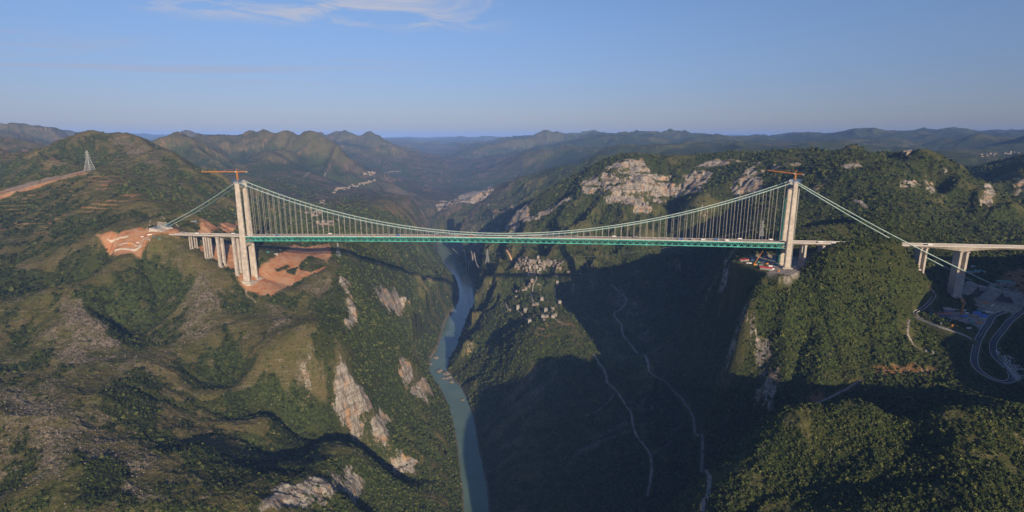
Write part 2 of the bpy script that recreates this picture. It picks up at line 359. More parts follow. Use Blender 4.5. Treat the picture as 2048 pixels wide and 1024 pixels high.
H += fbm(X + wx, Y + wy, 260, 5, .55, SP, True, 13) * 20 * sstep(1900, 3000, RR) * sstep(250, 480, H) * (1 - sstep(7000, 12000, RR))

# running water: cut drainage lines into the relief on two square grids, coarse for the far mountains, fine for the gorge
def rain(x0, x1, y0, y1, cell, steps, k, top):
    global H
    gx = np.arange(x0, x1, cell); gy = np.arange(y0, y1, cell); GX, GY = np.meshgrid(gx, gy, indexing='ij')
    r = np.hypot(GX, GY); a = np.arctan2(GX, GY)
    def bil(grid):
        fi = np.interp(r, rr, np.arange(NR)); fj = np.interp(a, az, np.arange(NA)); i = np.clip(fi.astype(int), 0, NR - 2); j = np.clip(fj.astype(int), 0, NA - 2); f = fi - i; g = fj - j
        return (grid[i, j] * (1 - f) + grid[i + 1, j] * f) * (1 - g) + (grid[i, j + 1] * (1 - f) + grid[i + 1, j + 1] * f) * g
    z = bil(H).astype(np.float64); z0 = z.copy(); z += nrng.random(z.shape) * cell * .1
    nx, ny = z.shape; n_ = nx * ny; ids = np.arange(n_).reshape(nx, ny)
    nb = [(-1, -1), (-1, 0), (-1, 1), (0, -1), (0, 1), (1, -1), (1, 0), (1, 1)]
    for it in range(steps):
        zp = np.pad(z, 1, mode='edge'); best = np.zeros(z.shape); rec = ids.copy(); low = np.full(z.shape, 1e9)
        for dx, dy in nb:
            q = zp[1 + dx:nx + 1 + dx, 1 + dy:ny + 1 + dy]; sl = (z - q) / (cell * math.hypot(dx, dy)); m = sl > best
            best = np.where(m, sl, best); rec = np.where(m, np.clip(ids + dx * ny + dy, 0, n_ - 1), rec); low = np.minimum(low, q)
        pit = best <= 0; z = np.where(pit, np.maximum(z, low + .02), z)
        acc = [1.0] * n_; rl = rec.ravel().tolist()
        for i in np.argsort(-z, axis=None).tolist():
            t = rl[i]
            if t != i: acc[t] += acc[i]
        A_ = np.array(acc).reshape(nx, ny)
        z = z - np.minimum(k * A_ ** .46 * np.minimum(best, 1.2), .45 * best * cell)
        zz = np.pad(z, 1, mode='edge'); z += .045 * (zz[2:, 1:-1] + zz[:-2, 1:-1] + zz[1:-1, 2:] + zz[1:-1, :-2] - 4 * z)
    d = np.clip(z - z0, -top, top * .3)
    e = np.minimum(np.minimum(np.arange(nx)[:, None], nx - 1 - np.arange(nx)[:, None]), np.minimum(np.arange(ny)[None], ny - 1 - np.arange(ny)[None])); d *= np.clip(e / 15, 0, 1)
    m = (X > x0) & (X < x1 - 2 * cell) & (Y > y0) & (Y < y1 - 2 * cell)
    fx = (X[m] - x0) / cell; fy = (Y[m] - y0) / cell; i = np.clip(fx.astype(int), 0, nx - 2); j = np.clip(fy.astype(int), 0, ny - 2); f = fx - i; g = fy - j
    dd = (d[i, j] * (1 - f) + d[i + 1, j] * f) * (1 - g) + (d[i, j + 1] * (1 - f) + d[i + 1, j + 1] * f) * g
    H[m] += dd * (1 - .95 * calm[m])
    D = np.zeros(X.shape, np.float32); D[m] = dd
    return D
rain(-7500, 7500, 2600, 9500, 24, 14, .55, 75)
DRAIN = rain(-2300, 2300, 420, 3900, 9, 16, .22, 26)

def ground(px, py, grid=None):
    """where the sight line through a column and row of the photograph meets the terrain"""
    d = ray(px, py); a = math.atan2(d[0], d[1]); s = d[2] / math.hypot(d[0], d[1])
    j = int(np.clip(np.searchsorted(az, a) - 1, 0, NA - 2)); f = (a - az[j]) / (az[j + 1] - az[j])
    col = H[:, j] * (1 - f) + H[:, j + 1] * f
    gap = CAM_Z + s * rr - col
    k = np.nonzero((gap[1:] <= 0) & (rr[1:] > 300))[0]
    if len(k) == 0:
        k = np.array([len(rr) - 2])
    k = k[0]; g0, g1 = gap[k], gap[k + 1]; t = g0 / (g0 - g1) if g0 > g1 else 0
    r = rr[k] + (rr[k + 1] - rr[k]) * min(max(t, 0), 1)
    return np.array((r * math.sin(a), r * math.cos(a), CAM_Z + s * r))

def height(x, y):
    """terrain height at a place"""
    r = max(math.hypot(x, y), 4.1); a = math.atan2(x, y)
    i = int(np.clip(np.searchsorted(rr, r) - 1, 0, NR - 2)); f = (r - rr[i]) / (rr[i + 1] - rr[i])
    j = int(np.clip(np.searchsorted(az, a) - 1, 0, NA - 2)); g = (a - az[j]) / (az[j + 1] - az[j])
    return float((H[i, j] * (1 - f) + H[i + 1, j] * f) * (1 - g) + (H[i, j + 1] * (1 - f) + H[i + 1, j + 1] * f) * g)

jx = fbm(X, Y, 60, 5, 0.6, None, False, 21) ; jy = fbm(X, Y, 60, 5, 0.6, None, False, 22)
def region(poly, soft=22.0, jitter=14.0, world=False):
    """0..1 mask of a patch of ground given by its outline (seen in the photograph, laid on the terrain)"""
    P = np.array([p[:2] for p in poly]) if world else np.array([ground(*p)[:2] for p in poly])
    x0, y0 = P.min(0) - soft * 2 - jitter; x1, y1 = P.max(0) + soft * 2 + jitter
    ii = np.nonzero((X > x0) & (X < x1) & (Y > y0) & (Y < y1))
    out = np.zeros(X.shape, np.float32)
    if len(ii[0]) == 0: return out
    qx = X[ii] + jx[ii] * jitter; qy = Y[ii] + jy[ii] * jitter
    ins = np.zeros(qx.shape, bool); dist = np.full(qx.shape, 1e9, np.float32)
    for a, b in zip(P, np.roll(P, -1, 0)):
        c = ((a[1] > qy) != (b[1] > qy))
        with np.errstate(divide='ignore', invalid='ignore'):
            ins ^= c & (qx < (b[0] - a[0]) * (qy - a[1]) / (b[1] - a[1] + 1e-9) + a[0])
        d = b - a; t = np.clip(((qx - a[0]) * d[0] + (qy - a[1]) * d[1]) / (d @ d + 1e-9), 0, 1)
        dist = np.minimum(dist, np.hypot(qx - a[0] - t * d[0], qy - a[1] - t * d[1]))
    sd = np.where(ins, dist, -dist)
    out[ii] = sstep(-soft * 0.5, soft * 0.5, sd)
    return out

def regions(polys, soft=22, jitter=14):
    m = np.zeros(X.shape, np.float32)
    for p in polys: m = np.maximum(m, region(p, soft, jitter))
    return m

# ---- what covers the ground
CLIFF = [
 [(1385,332),(1440,320),(1500,318),(1500,325),(1440,332),(1390,342)],[(1540,332),(1600,328),(1600,336),(1545,342)],[(1690,330),(1720,326),(1722,334),(1695,338)],[(1792,372),(1862,362),(1862,370),(1800,380)],[(1848,374),(1878,370),(1875,382),(1850,382)],[(1878,338),(1886,332),(1888,345),(1880,347)],[(1868,395),(1890,392),(1888,402),(1870,402)],[(1962,375),(1985,372),(1990,395),(1970,410)],[(2030,345),(2040,340),(2048,380),(2030,390)],[(1620,375),(1660,352),(1664,360),(1630,385)],[(1700,395),(1722,400),(1735,420),(1715,412)],
 [(1160,365),(1200,345),(1250,322),(1285,318),(1300,345),(1345,350),(1350,385),(1290,412),(1230,392),(1170,382)],
 [(1370,352),(1400,335),(1425,345),(1400,385),(1365,392),(1340,385)],
 [(1455,375),(1490,345),(1520,325),(1525,365),(1510,400),(1470,395)],
 [(1200,400),(1260,392),(1300,425),(1290,440),(1265,415),(1215,410)],
 [(668,768),(690,738),(712,772),(735,805),(757,840),(745,875),(700,862),(664,812)],
 [(735,862),(762,835),(790,852),(768,885),(745,880)],
 [(770,915),(800,900),(830,930),(822,955),(785,955)],
 [(530,1024),(560,985),(640,965),(700,940),(735,965),(700,1000),(640,1030)],
 [(795,735),(830,735),(860,775),(855,805),(825,790)],
 [(1440,570),(1452,520),(1470,505),(1468,560),(1452,585)],
 [(1478,640),(1505,650),(1540,690),(1545,720),(1515,690)],
 [(1525,770),(1548,745),(1552,790),(1535,820)],
 [(870,410),(915,395),(985,365),(985,385),(940,405),(890,420)],
 [(1000,462),(1080,425),(1130,400),(1150,395),(1090,432),(1020,470)],
 [(740,560),(790,580),(840,620),(810,630),(760,600)],
 [(690,570),(700,560),(705,600),(700,650),(692,640)],
]
KARST = [
 [(470,690),(520,650),(580,615),(640,625),(625,690),(600,740),(590,800),(555,795),(520,745),(470,735)],
 [(330,520),(420,535),(470,580),(430,640),(380,680),(340,600),(300,540)],
 [(60,600),(140,590),(250,640),(300,700),(320,760),(200,760),(90,690)],
 [(0,760),(140,780),(260,880),(270,1000),(120,960),(0,900)],
 [(1690,640),(1800,620),(1780,690),(1750,745),(1700,730),(1675,700)],
 [(960,740),(1040,760),(1100,740),(1090,795),(1010,790)],
 [(1250,790),(1290,755),(1370,760),(1390,810),(1330,830)],
 [(225,280),(250,272),(300,295),(330,330),(270,330)],
 [(520,578),(560,590),(640,560),(650,590),(640,620),(580,610),(520,630),(480,600),(560,590)],
 [(740,1000),(780,980),(800,1024),(740,1030)],
]
SOIL = [
 [(195,469),(250,461),(305,459),(350,468),(358,484),(320,500),(292,513),(235,511),(210,490)],[(-60,398),(0,378),(60,365),(110,352),(170,338),(176,346),(120,363),(60,384),(0,399),(-60,415)],
 [(472,550),(492,578),(540,592),(590,566),(650,536),(664,508),(652,488),(590,490),(560,508),(530,528),(512,548)],[(478,545),(500,560),(500,575),(545,585),(580,560),(640,530),(658,510),(652,492),(590,490),(560,510),(530,530),(520,550),(500,545),(488,530)],
 [(385,492),(420,488),(480,490),(486,540),(460,540),(430,520),(405,505)],
 [(395,460),(440,448),(475,442),(475,452),(430,462),(400,472)],
 [(205,470),(240,466),(300,468),(330,478),(300,486),(250,494),(212,482)],
 [(228,492),(290,488),(300,480),(320,482),(280,500),(240,505)],
 [(268,510),(290,490),(300,500),(280,520)],
]
RED_SHADED = [[(1870,600),(1905,612),(1890,625),(1870,615)],[(1740,740),(1800,735),(1880,735),(1860,750),(1760,752)],[(1985,590),(2000,545),(2100,535),(2100,610),(2040,600)],[(1610,800),(1640,780),(1650,800),(1630,810)]]
GREENSITE = [[(598,530),(620,512),(650,520),(655,532),(620,545),(600,540)],[(572,540),(596,535),(590,552),(575,548)],[(548,540),(576,530),(580,536),(555,545)]]
PAVE = [[(1862,612),(1905,618),(1960,630),(1985,645),(1955,668),(1900,655),(1850,635)],[(1940,590),(2010,560),(2060,600),(2040,625),(1960,625)]]
cliff = regions(CLIFF, 26, 30)
karst = regions(KARST, 90, 70)
soil = regions(SOIL, 10, 11)
red_shaded = regions(RED_SHADED, 14, 12)
gsite = regions(GREENSITE, 5, 3)
pave = regions(PAVE, 6, 3)
pave = np.maximum(pave, region([(536,1306),(560,1232),(590,1150),(612,1146),(645,1178),(676,1210),(735,1235),(725,1300),(660,1350),(590,1350)], 8, 3, True))
pave = np.maximum(pave, .6 * region([(-60,396),(0,377),(60,364),(110,352),(170,338),(176,346),(120,362),(60,381),(0,395),(-60,412)], 14, 12))
terr = region([(-60,480),(-60,395),(90,385),(180,350),(250,362),(270,400),(200,440),(100,470)], 90, 60)
terr = np.maximum(terr, .8 * region([(1030,640),(1150,630),(1150,670),(1080,690)], 30, 20))
far_t = sstep(2300, 3600, RR) * (1 - sstep(9000, 14000, RR)) * (AZ < .06) * .5
tn = fbm(X, Y, 120, 4, .6, None, False, 71)
soil = np.clip(soil + red_shaded * .5 - gsite, 0, 1) * (1 - pave)  # right-hand red earth at reduced weight, its shade put into the colour

# strata steps and fluting in the cliffs, flat building sites
wcl = np.clip(cliff * 1.3, 0, 1)
H += wcl * (np.sin(H * (2 * math.pi / 34)) * 3.6 + fbm(X, Y, 26, 5, 0.6, SP, True, 31) * 7 + fbm(X, Y, 90, 3, 0.5, SP, True, 33) * 10)

# concave places grow denser wood
def blur(a, k):
    c = np.cumsum(np.pad(a, ((k + 1, k), (0, 0)), mode='edge'), 0, dtype=np.float64); a = (c[2 * k + 1:] - c[:-2 * k - 1]) / (2 * k + 1)
    c = np.cumsum(np.pad(a, ((0, 0), (k + 1, k)), mode='edge'), 1, dtype=np.float64); return ((c[:, 2 * k + 1:] - c[:, :-2 * k - 1]) / (2 * k + 1)).astype(np.float32)
hollow = np.clip((blur(H, 16) - H) / (RR * 0.012), -1, 1)
gr = np.gradient(H, axis=0) / np.gradient(RR, axis=0); ga = np.gradient(H, axis=1) / (np.gradient(AZ, axis=1) * RR)
steep = np.hypot(gr, ga)

pave = pave * (1 - sstep(.45, .8, steep))
LEFTLIT = [(-200,1100),(560,1060),(660,960),(640,880),(690,690),(686,560),(560,440),(460,400),(200,330),(-200,380)]
left = region([(-100,1020),(300,1020),(600,1010),(650,960),(655,860),(680,700),(684,560),(640,490),(480,470),(350,440),(180,344),(0,388),(-100,420)], 60, 40)
plain = sstep(2600, 4200, RR) * (1 - sstep(540, 700, H)) * (AZ < 0.02)
n1 = fbm(X, Y, 170, 5, 0.55, None, False, 41); n2 = fbm(X, Y, 42, 5, 0.6, None, False, 42); n3 = fbm(X, Y, 13, 3, 0.6, None, False, 43)
rightside = sstep(-0.05, 0.12, AZ + 0.02 * n1)
karst = karst * sstep(-.25, .3, n1 + .7 * n2 + .12)
bare = regions([[(1145,905),(1200,880),(1262,858),(1262,866),(1200,890),(1150,912)],[(1160,880),(1200,865),(1255,840),(1255,848),(1200,873)],[(1300,862),(1370,836),(1372,843),(1305,870)],[(1300,905),(1345,880),(1348,886),(1305,912)]], 7, 8)
bare = np.maximum(bare, .9 * regions([[(1250,790),(1285,757),(1330,765),(1345,800),(1300,825),(1262,815)],[(1345,760),(1368,770),(1385,800),(1392,830),(1376,815)],[(1200,585),(1240,575),(1300,610),(1290,650),(1250,630)],[(1255,640),(1300,650),(1310,690),(1275,680)],[(1010,790),(1050,800),(1080,850),(1040,850)]], 26, 26) * sstep(-.1, .3, n2 + .5 * n3))
karst = np.maximum(karst, bare)
wood = 0.36 + 0.5 * n1 + 0.6 * n2 + 1.1 * hollow + np.clip(-DRAIN / 16, -.3, .6)
wood = wood + rightside * (0.46 + .35 * n1) - left * 0.05 - plain * 0.12
gorge = (1 - left) * (AZ < 0.0) * (RR < 3200) * (AZ > -0.42) * sstep(40, 120, H)
wood = wood + gorge * 0.42
WOODS = [[(1480,560),(1560,520),(1640,520),(1700,486),(1800,486),(1850,560),(1800,640),(1700,690),(1620,750),(1560,770),(1520,680)],[(385,735),(430,775),(520,820),(600,850),(680,870),(660,900),(560,880),(440,800),(370,760)],[(326,885),(430,900),(500,925),(600,935),(680,945),(660,975),(560,960),(400,930),(320,900)],[(140,570),(180,562),(240,640),(300,690),(290,705),(220,670)],[(525,592),(560,585),(605,592),(590,612),(540,610)],[(200,790),(280,740),(330,800),(260,860)],[(640,600),(686,580),(690,700),(660,760),(630,700)],[(0,545),(140,560),(120,590),(0,580)],[(120,900),(240,930),(260,1010),(150,1000)]]
wood = wood + regions(WOODS, 40, 25) * 0.75 - karst * 0.55
far_n = fbm(X, Y, 700, 4, .55, None, False, 45) * sstep(2400, 4500, RR)
wood = wood - bare * 1.6 + far_n * .9 + .2 * sstep(2600, 4000, RR) * sstep(480, 640, H) + .32 * n3 + .22 * fbm(X, Y, 24, 3, .6, None, False, 44) - .04
wood = wood - region([(1010,800),(1150,690),(1300,640),(1430,700),(1480,860),(1400,1000),(1080,1000)], 80, 60) * (.30 + .5 * n1)
wood = np.clip(sstep(0.34, 0.60, wood), 0, 1)
wood *= (1 - np.clip(cliff * 1.2, 0, 1) * (0.55 + 0.45 * (n2 < 0.12))) * (1 - soil) * (1 - pave) * (RD > 5)
shore = (1 - sstep(2, 9 + 8 * n2, RD)) * (RR < 6000)
ledge = fbm(X * .3 + wx, H * 1.5 + 0.25 * Y, 34, 5, .6, None, False, 61); flute = fbm(AZ * RR, H * .22, 22, 4, .6, None, False, 62)
farcl = sstep(1900, 2300, RR)
cliff = cliff * (1 - .9 * sstep(0.02 - .09 * farcl, 0.26 - .07 * farcl, ledge * (.35 + .75 * farcl) + .45 * flute + .35 * n2 - .04))
soil = np.maximum(soil, np.maximum(terr, far_t * sstep(.0, .3, tn)) * sstep(.62, .95, np.sin(H * (2 * math.pi / 11) + 4 * tn)) * sstep(-.25, .15, tn) * .75 * (1 - .6 * wood) * (1 - sstep(.9, 1.3, steep)))
scar = sstep(0.95, 1.5, steep + 0.5 * n2) * sstep(0.0, 0.35, n3 + n1) * (RR < 6000) * 0.5 * sstep(30, 90, RD)
cliff = np.maximum(cliff, scar * (1 - wood * 0.5))

# level building sites: (column, row, forward distance, radius)
def flat(px, py, Yd, r0, r1, dz=0.0):
    global H
    p = at_y(px, py, Yd); d = np.hypot(X - p[0], Y - p[1]); f = 1 - sstep(r0, r1, d)
    H = H * (1 - f) + (p[2] + dz) * f
PLAT = [(536,1306),(560,1232),(590,1150),(612,1146),(645,1178),(676,1210),(735,1235),(725,1300),(660,1350),(590,1350)]
m_ = region(PLAT, 12, 2, True); H = H * (1 - m_) + 585.0 * m_; wood *= 1 - m_
flat(1905, 638, 1090, 55, 85); flat(1955, 632, 1095, 30, 60)
def plane_at(px, py, o):
    d = ray(px, py); p0 = np.array((TL[0] + PERP[0] * o, TL[1] + PERP[1] * o)); k = (p0 @ PERP) / (d[:2] @ PERP); return d[0] * k, d[1] * k, CAM_Z + d[2] * k
for px, py, o in ((313, 458, 2.8), (338, 453, 33.2)):
    p = plane_at(px, py, o); d = np.hypot(X - p[0], Y - p[1]); f = 1 - sstep(14, 60, d); H = H * (1 - f) + (p[2] - 7) * f

# roads and paths follow the ground; the ground is cut level under them
ROADS = {}
def centreline(px_pts, step=6.0, smooth=3, raw=None):
    P = np.array([ground(*p) for p in px_pts]) if raw is None else np.array(raw, float)
    d = np.concatenate(([0], np.cumsum(np.hypot(np.diff(P[:, 0]), np.diff(P[:, 1]))))); k = max(int(d[-1] / step), 4)
    t = np.linspace(0, d[-1], k + 1)
    def cr(v):
        out = []
        for q in t:
            i = int(np.clip(np.searchsorted(d, q) - 1, 0, len(d) - 2)); f = (q - d[i]) / max(d[i + 1] - d[i], 1e-6)
            p0, p1, p2, p3 = v[max(i - 1, 0)], v[i], v[i + 1], v[min(i + 2, len(v) - 1)]
            out.append(0.5 * (2 * p1 + (p2 - p0) * f + (2 * p0 - 5 * p1 + 4 * p2 - p3) * f * f + (3 * p1 - p0 - 3 * p2 + p3) * f ** 3))
        return np.array(out)
    xy = np.column_stack((cr(P[:, 0]), cr(P[:, 1]))); z = np.array([height(*p) for p in xy])
    for _ in range(smooth):
        z[1:-1] = (z[:-2] + z[1:-1] * 2 + z[2:]) / 4
    return np.column_stack((xy, z))
def level(line, w, shoulder=5.0, lower=0.0):
    global H, wood, karst
    x0, y0 = line[:, :2].min(0) - w - 20; x1, y1 = line[:, :2].max(0) + w + 20
    ii = np.nonzero((X > x0) & (X < x1) & (Y > y0) & (Y < y1))
    qx, qy = X[ii], Y[ii]; best = np.full(qx.shape, 1e9, np.float32); bz = np.zeros(qx.shape, np.float32)
    for a, b in zip(line[:-1], line[1:]):
        d = b[:2] - a[:2]; t = np.clip(((qx - a[0]) * d[0] + (qy - a[1]) * d[1]) / (d @ d + 1e-9), 0, 1)
        q = np.hypot(qx - a[0] - t * d[0], qy - a[1] - t * d[1]); m = q < best
        best = np.where(m, q, best); bz = np.where(m, a[2] + (b[2] - a[2]) * t, bz)
    f = 1 - sstep(w * 0.5 + 1.5, w * 0.5 + 1.5 + shoulder, best)
    H[ii] = H[ii] * (1 - f) + (bz - lower) * f
    wood[ii] *= 1 - f; karst[ii] *= 1 - f
def road_raw(name, key, pts, w, shoulder):
    P = np.array([at_y(*p) for p in pts]); c = centreline(None, 8.0, 0, raw=P)
    d = np.concatenate(([0], np.cumsum(np.hypot(np.diff(P[:, 0]), np.diff(P[:, 1]))))); c[:, 2] = np.interp(np.linspace(0, d[-1], len(c)), d, P[:, 2]); level(c, w, shoulder); ROADS[key] = (name, c, w)
def road(name, key, px_pts, w, shoulder=5.0, smooth=6):
    c = centreline(px_pts, 6.0, smooth); level(c, w, shoulder); ROADS[key] = (name, c, w)
road('road', 'switchback', [(2009,623),(1986,633),(1976,648),(1964,665),(1956,681),(1951,700),(1948,718),(1951,733),(1961,744.5),(1976,754.5),(1994,763),(2010,766),(2022,763),(2024,753),(2015,739.5),(2002,726),(1991,714.6),(1986,700),(1987,686),(1995,671.5),(2007,658),(2020,643),(2037,628),(2049,620)], 11.5, 6, 10)
road('road', 'site', [(1861.5,578),(1868.5,587),(1865,599.5),(1853,612),(1835,622),(1829.5,627),(1836,637),(1854,645),(1881,655),(1914,665),(1944,680)], 7.5, 5, 8)
road('path', 'gully', [(1186,708),(1200,730),(1212,750),(1216,768),(1235,785),(1250,808),(1262,825),(1265,845),(1272,868),(1285,885),(1298,905),(1303,935),(1300,965),(1294,992)], 6.5, 3, 2)
road('path', 'gully_branch', [(1228,788),(1215,805),(1195,822),(1172,832)], 2.5, 2, 2)
road('road', 'slope', [(1222,570),(1240,585),(1253,600),(1245,615),(1228,630),(1243,650),(1245,665),(1262,690),(1275,708),(1295,722),(1300,745),(1330,762),(1355,790),(1372,810),(1388,840),(1395,870),(1405,900),(1412,940),(1418,975),(1408,1000),(1405,1024)], 6.0, 3, 4)
road('road', 'village', [(1072,551),(1073,560),(1066,575),(1064,590),(1066,602),(1074,607),(1083,612)], 4.5, 2, 4)
road('road', 'knoll', [(1115,568),(1110,582),(1113,598),(1115,608),(1105,615),(1096,621),(1102,633),(1118,643),(1136,650)], 5.0, 2, 4)
road('path', 'terrace', [(1008,604),(1015,616),(1028,620),(1042,625),(1054,640)], 4.0, 2, 4)
road('road', 'loop', [(1118,519),(1150,519),(1172,522),(1184,530),(1180,540),(1160,545)], 4.5, 2, 4)
road('path', 'steps', [(1632,807),(1660,795),(1700,775),(1722,760)], 5.0, 3, 4)
road('path', 'ditch', [(1818,640),(1816,655),(1816,668),(1822,682),(1827,692),(1850,702)], 4.0, 2, 4)
road_raw('road', 'crest', [(-70,404,1880),(0,384,1955),(30,376.5,1990),(60,369,2020),(85,363,2045),(110,357,2070),(135,350.5,2095),(155,345,2120),(172,341,2150)], 20, 60)
road('path', 'tower_path', [(493,578),(493,590),(505,598),(512,606)], 2.5, 2, 2)
road('road', 'far_road', [(560,357),(610,352),(650,349),(700,347),(740,346)], 9, 4, 4)
road('path', 'river_path', [(905,497),(930,508),(950,515),(975,522),(990,526)], 4, 2, 4)
road('path', 'bench_track', [(1000,513),(1020,512),(1042,514)], 8, 2, 4)
# canopy and rock roughness
H += wood * (fbm(X, Y, 11, 3, 0.6, SP, True, 51) * 2.6 + 1.5) * (RR < 5000) + (.35 + karst) * fbm(X, Y, 9, 3, 0.7, SP, True, 52) * 1.7 * (1 - wood) * (1 - calm) * (1 - soil) * (RR < 4000)
# water level and banks
bedz = np.where(RR > 5000, -100.0, np.where(RD < 0, -6.0, np.minimum(H, 1.5 + RD * 1.5)))
H = np.where((RD < 60) & (RR < 5000), np.where(RD < 0, -6.0, np.clip(H, 1.2 + RD * 0.25, 3.0 + RD * 1.35)), H)
H = np.where((RD < 0) & (RR < 5600), -6.0, H)
H = H.astype(np.float32)

# ------------------------------------------------------------------ terrain mesh
def grid_mesh(name, V, F, smooth=True):
    me = bpy.data.meshes.new(name)
    me.vertices.add(len(V)); me.vertices.foreach_set('co', np.ascontiguousarray(V, dtype=np.float32).ravel())
    n = F.shape[1]
    me.loops.add(F.size); me.loops.foreach_set('vertex_index', np.ascontiguousarray(F, dtype=np.int32).ravel())
    me.polygons.add(len(F)); me.polygons.foreach_set('loop_start', np.arange(0, F.size, n, dtype=np.int32))
    me.update(calc_edges=True)
    if smooth: me.polygons.foreach_set('use_smooth', np.ones(len(F), bool))
    me.validate(verbose=False)
    return me
def attr(me, name, arr):
    a = me.attributes.new(name, 'FLOAT', 'POINT'); a.data.foreach_set('value', np.ascontiguousarray(arr, dtype=np.float32).ravel())

V = np.stack((X, Y, H), -1).reshape(-1, 3)
idx = np.arange(NR * NA, dtype=np.int32).reshape(NR, NA)
F = np.stack((idx[:-1, :-1], idx[1:, :-1], idx[1:, 1:], idx[:-1, 1:]), -1).reshape(-1, 4)[:, ::-1]
ter_me = grid_mesh('terrain', V, F)
for nm, ar in (('wood', wood), ('cliff', cliff), ('karst', karst), ('soil', soil), ('pave', pave), ('shore', shore), ('plain', plain), ('lush', np.clip(rightside * 0.7 + gorge * 0.5 + 0.2 * n1, 0, 1))):
    attr(ter_me, nm, ar)
terrain = bpy.data.objects.new('terrain', ter_me); C.objects.link(terrain); terrain['kind'] = 'structure'

# ------------------------------------------------------------------ materials
def new_mat(name):
    m = bpy.data.materials.new(name); m.use_nodes = True
    n = m.node_tree.nodes; b = n['Principled BSDF']
    return m, n, m.node_tree.links, b
def node(n, t, **kw):
    x = n.new(t)
    for k, v in kw.items(): setattr(x, k, v)
    return x
def mixc(n, l, fac, a, b):
    m = n.new('ShaderNodeMix'); m.data_type = 'RGBA'
    for sock, v in ((m.inputs[0], fac), (m.inputs[6], a), (m.inputs[7], b)):
        if isinstance(v, (tuple, list)): sock.default_value = (*v, 1) if len(v) == 3 else v
        elif isinstance(v, (int, float)): sock.default_value = v
        else: l.new(v, sock)
    return m.outputs[2]
def math_(n, l, op, a, b=0.0, clamp=False):
    m = n.new('ShaderNodeMath'); m.operation = op; m.use_clamp = clamp
    for s, v in zip(m.inputs, (a, b)):
        if isinstance(v, (int, float)): s.default_value = v
        else: l.new(v, s)
    return m.outputs[0]
def noise(n, l, vec, scale, detail=4, rough=0.6):
    t = n.new('ShaderNodeTexNoise'); t.inputs['Scale'].default_value = scale; t.inputs['Detail'].default_value = detail; t.inputs['Roughness'].default_value = rough
    l.new(vec, t.inputs['Vector']); return t.outputs['Fac']
def ramp(n, l, f, lo, hi):
    m = n.new('ShaderNodeMapRange'); m.interpolation_type = 'SMOOTHSTEP'; m.inputs['From Min'].default_value = lo; m.inputs['From Max'].default_value = hi
    l.new(f, m.inputs['Value']); return m.outputs['Result']

m_ter, n, l, b = new_mat('ground_cover')
geo = node(n, 'ShaderNodeNewGeometry'); pos = geo.outputs['Position']
def A(nm):
    a = node(n, 'ShaderNodeAttribute', attribute_name=nm); return a.outputs['Fac']
def stretched(sx, sy, sz):
    mp = node(n, 'ShaderNodeMapping'); mp.inputs['Scale'].default_value = (sx, sy, sz); l.new(pos, mp.inputs['Vector']); return mp.outputs[0]
nA = noise(n, l, pos, 1 / 140, 5, .6); nB = noise(n, l, pos, 1 / 26, 5, .65); nC = noise(n, l, pos, 1 / 6.5, 4, .65); nD = noise(n, l, pos, 1 / 2.6, 3, .6)
bed = noise(n, l, stretched(1 / 45, 1 / 45, 1 / 3.2), 1, 4, .6)
scrub = mixc(n, l, ramp(n, l, nA, .38, .62), (.064, .066, .017), (.120, .100, .038))
scrub = mixc(n, l, ramp(n, l, nB, .45, .66), scrub, (.100, .100, .028))
scrub = mixc(n, l, math_(n, l, 'MULTIPLY', ramp(n, l, bed, .55, .66), .6), scrub, (.20, .165, .125))
scrub = mixc(n, l, math_(n, l, 'MULTIPLY', ramp(n, l, nC, .53, .66), .8), scrub, (.027, .038, .012))
scrub = mixc(n, l, math_(n, l, 'MULTIPLY', ramp(n, l, nD, .60, .72), .45), scrub, (.21, .18, .14))
green = mixc(n, l, ramp(n, l, nB, .35, .7), (.046, .060, .017), (.105, .108, .036))
scrub = mixc(n, l, math_(n, l, 'MULTIPLY', A('lush'), .7), scrub, green)
fields = mixc(n, l, ramp(n, l, noise(n, l, stretched(1 / 260, 1 / 110, 1 / 60), 1, 5, .6), .42, .56), (.100, .076, .056), (.036, .048, .028))
fields = mixc(n, l, ramp(n, l, nB, .52, .62), fields, (.04, .048, .025))
col = mixc(n, l, math_(n, l, 'MULTIPLY', A('plain'), .85), scrub, fields)
kar = mixc(n, l, ramp(n, l, nC, .42, .58), (.235, .195, .155), (.075, .068, .038))
kar = mixc(n, l, ramp(n, l, nD, .55, .70), kar, (.062, .062, .03))
col = mixc(n, l, math_(n, l, 'MULTIPLY', A('karst'), ramp(n, l, nB, .34, .56)), col, kar)
woodc = mixc(n, l, ramp(n, l, nC, .35, .68), (.018, .030, .008), (.070, .088, .023))
woodc = mixc(n, l, ramp(n, l, nA, .42, .64), woodc, (.044, .052, .015))
col = mixc(n, l, A('wood'), col, woodc)
streak = noise(n, l, stretched(1 / 9, 1 / 9, 1 / 55), 1, 5, .65)
strata = noise(n, l, stretched(1 / 160, 1 / 160, 1 / 7), 1, 4, .6)
rock = mixc(n, l, ramp(n, l, streak, .42, .62), (.37, .34, .295), (.155, .14, .12))
rock = mixc(n, l, ramp(n, l, nB, .5, .68), rock, (.44, .27, .145))
rock = mixc(n, l, math_(n, l, 'MULTIPLY', ramp(n, l, strata, .50, .60), .55), rock, (.13, .115, .085))
col = mixc(n, l, ramp(n, l, math_(n, l, 'ADD', A('cliff'), math_(n, l, 'MULTIPLY', math_(n, l, 'SUBTRACT', nC, .5), 1.2)), .32, .58), col, rock)
col = mixc(n, l, A('shore'), col, mixc(n, l, ramp(n, l, nC, .4, .6), (.22, .18, .14), (.10, .085, .06)))
soilc = mixc(n, l, ramp(n, l, nB, .35, .65), (.40, .165, .062), (.46, .27, .15))
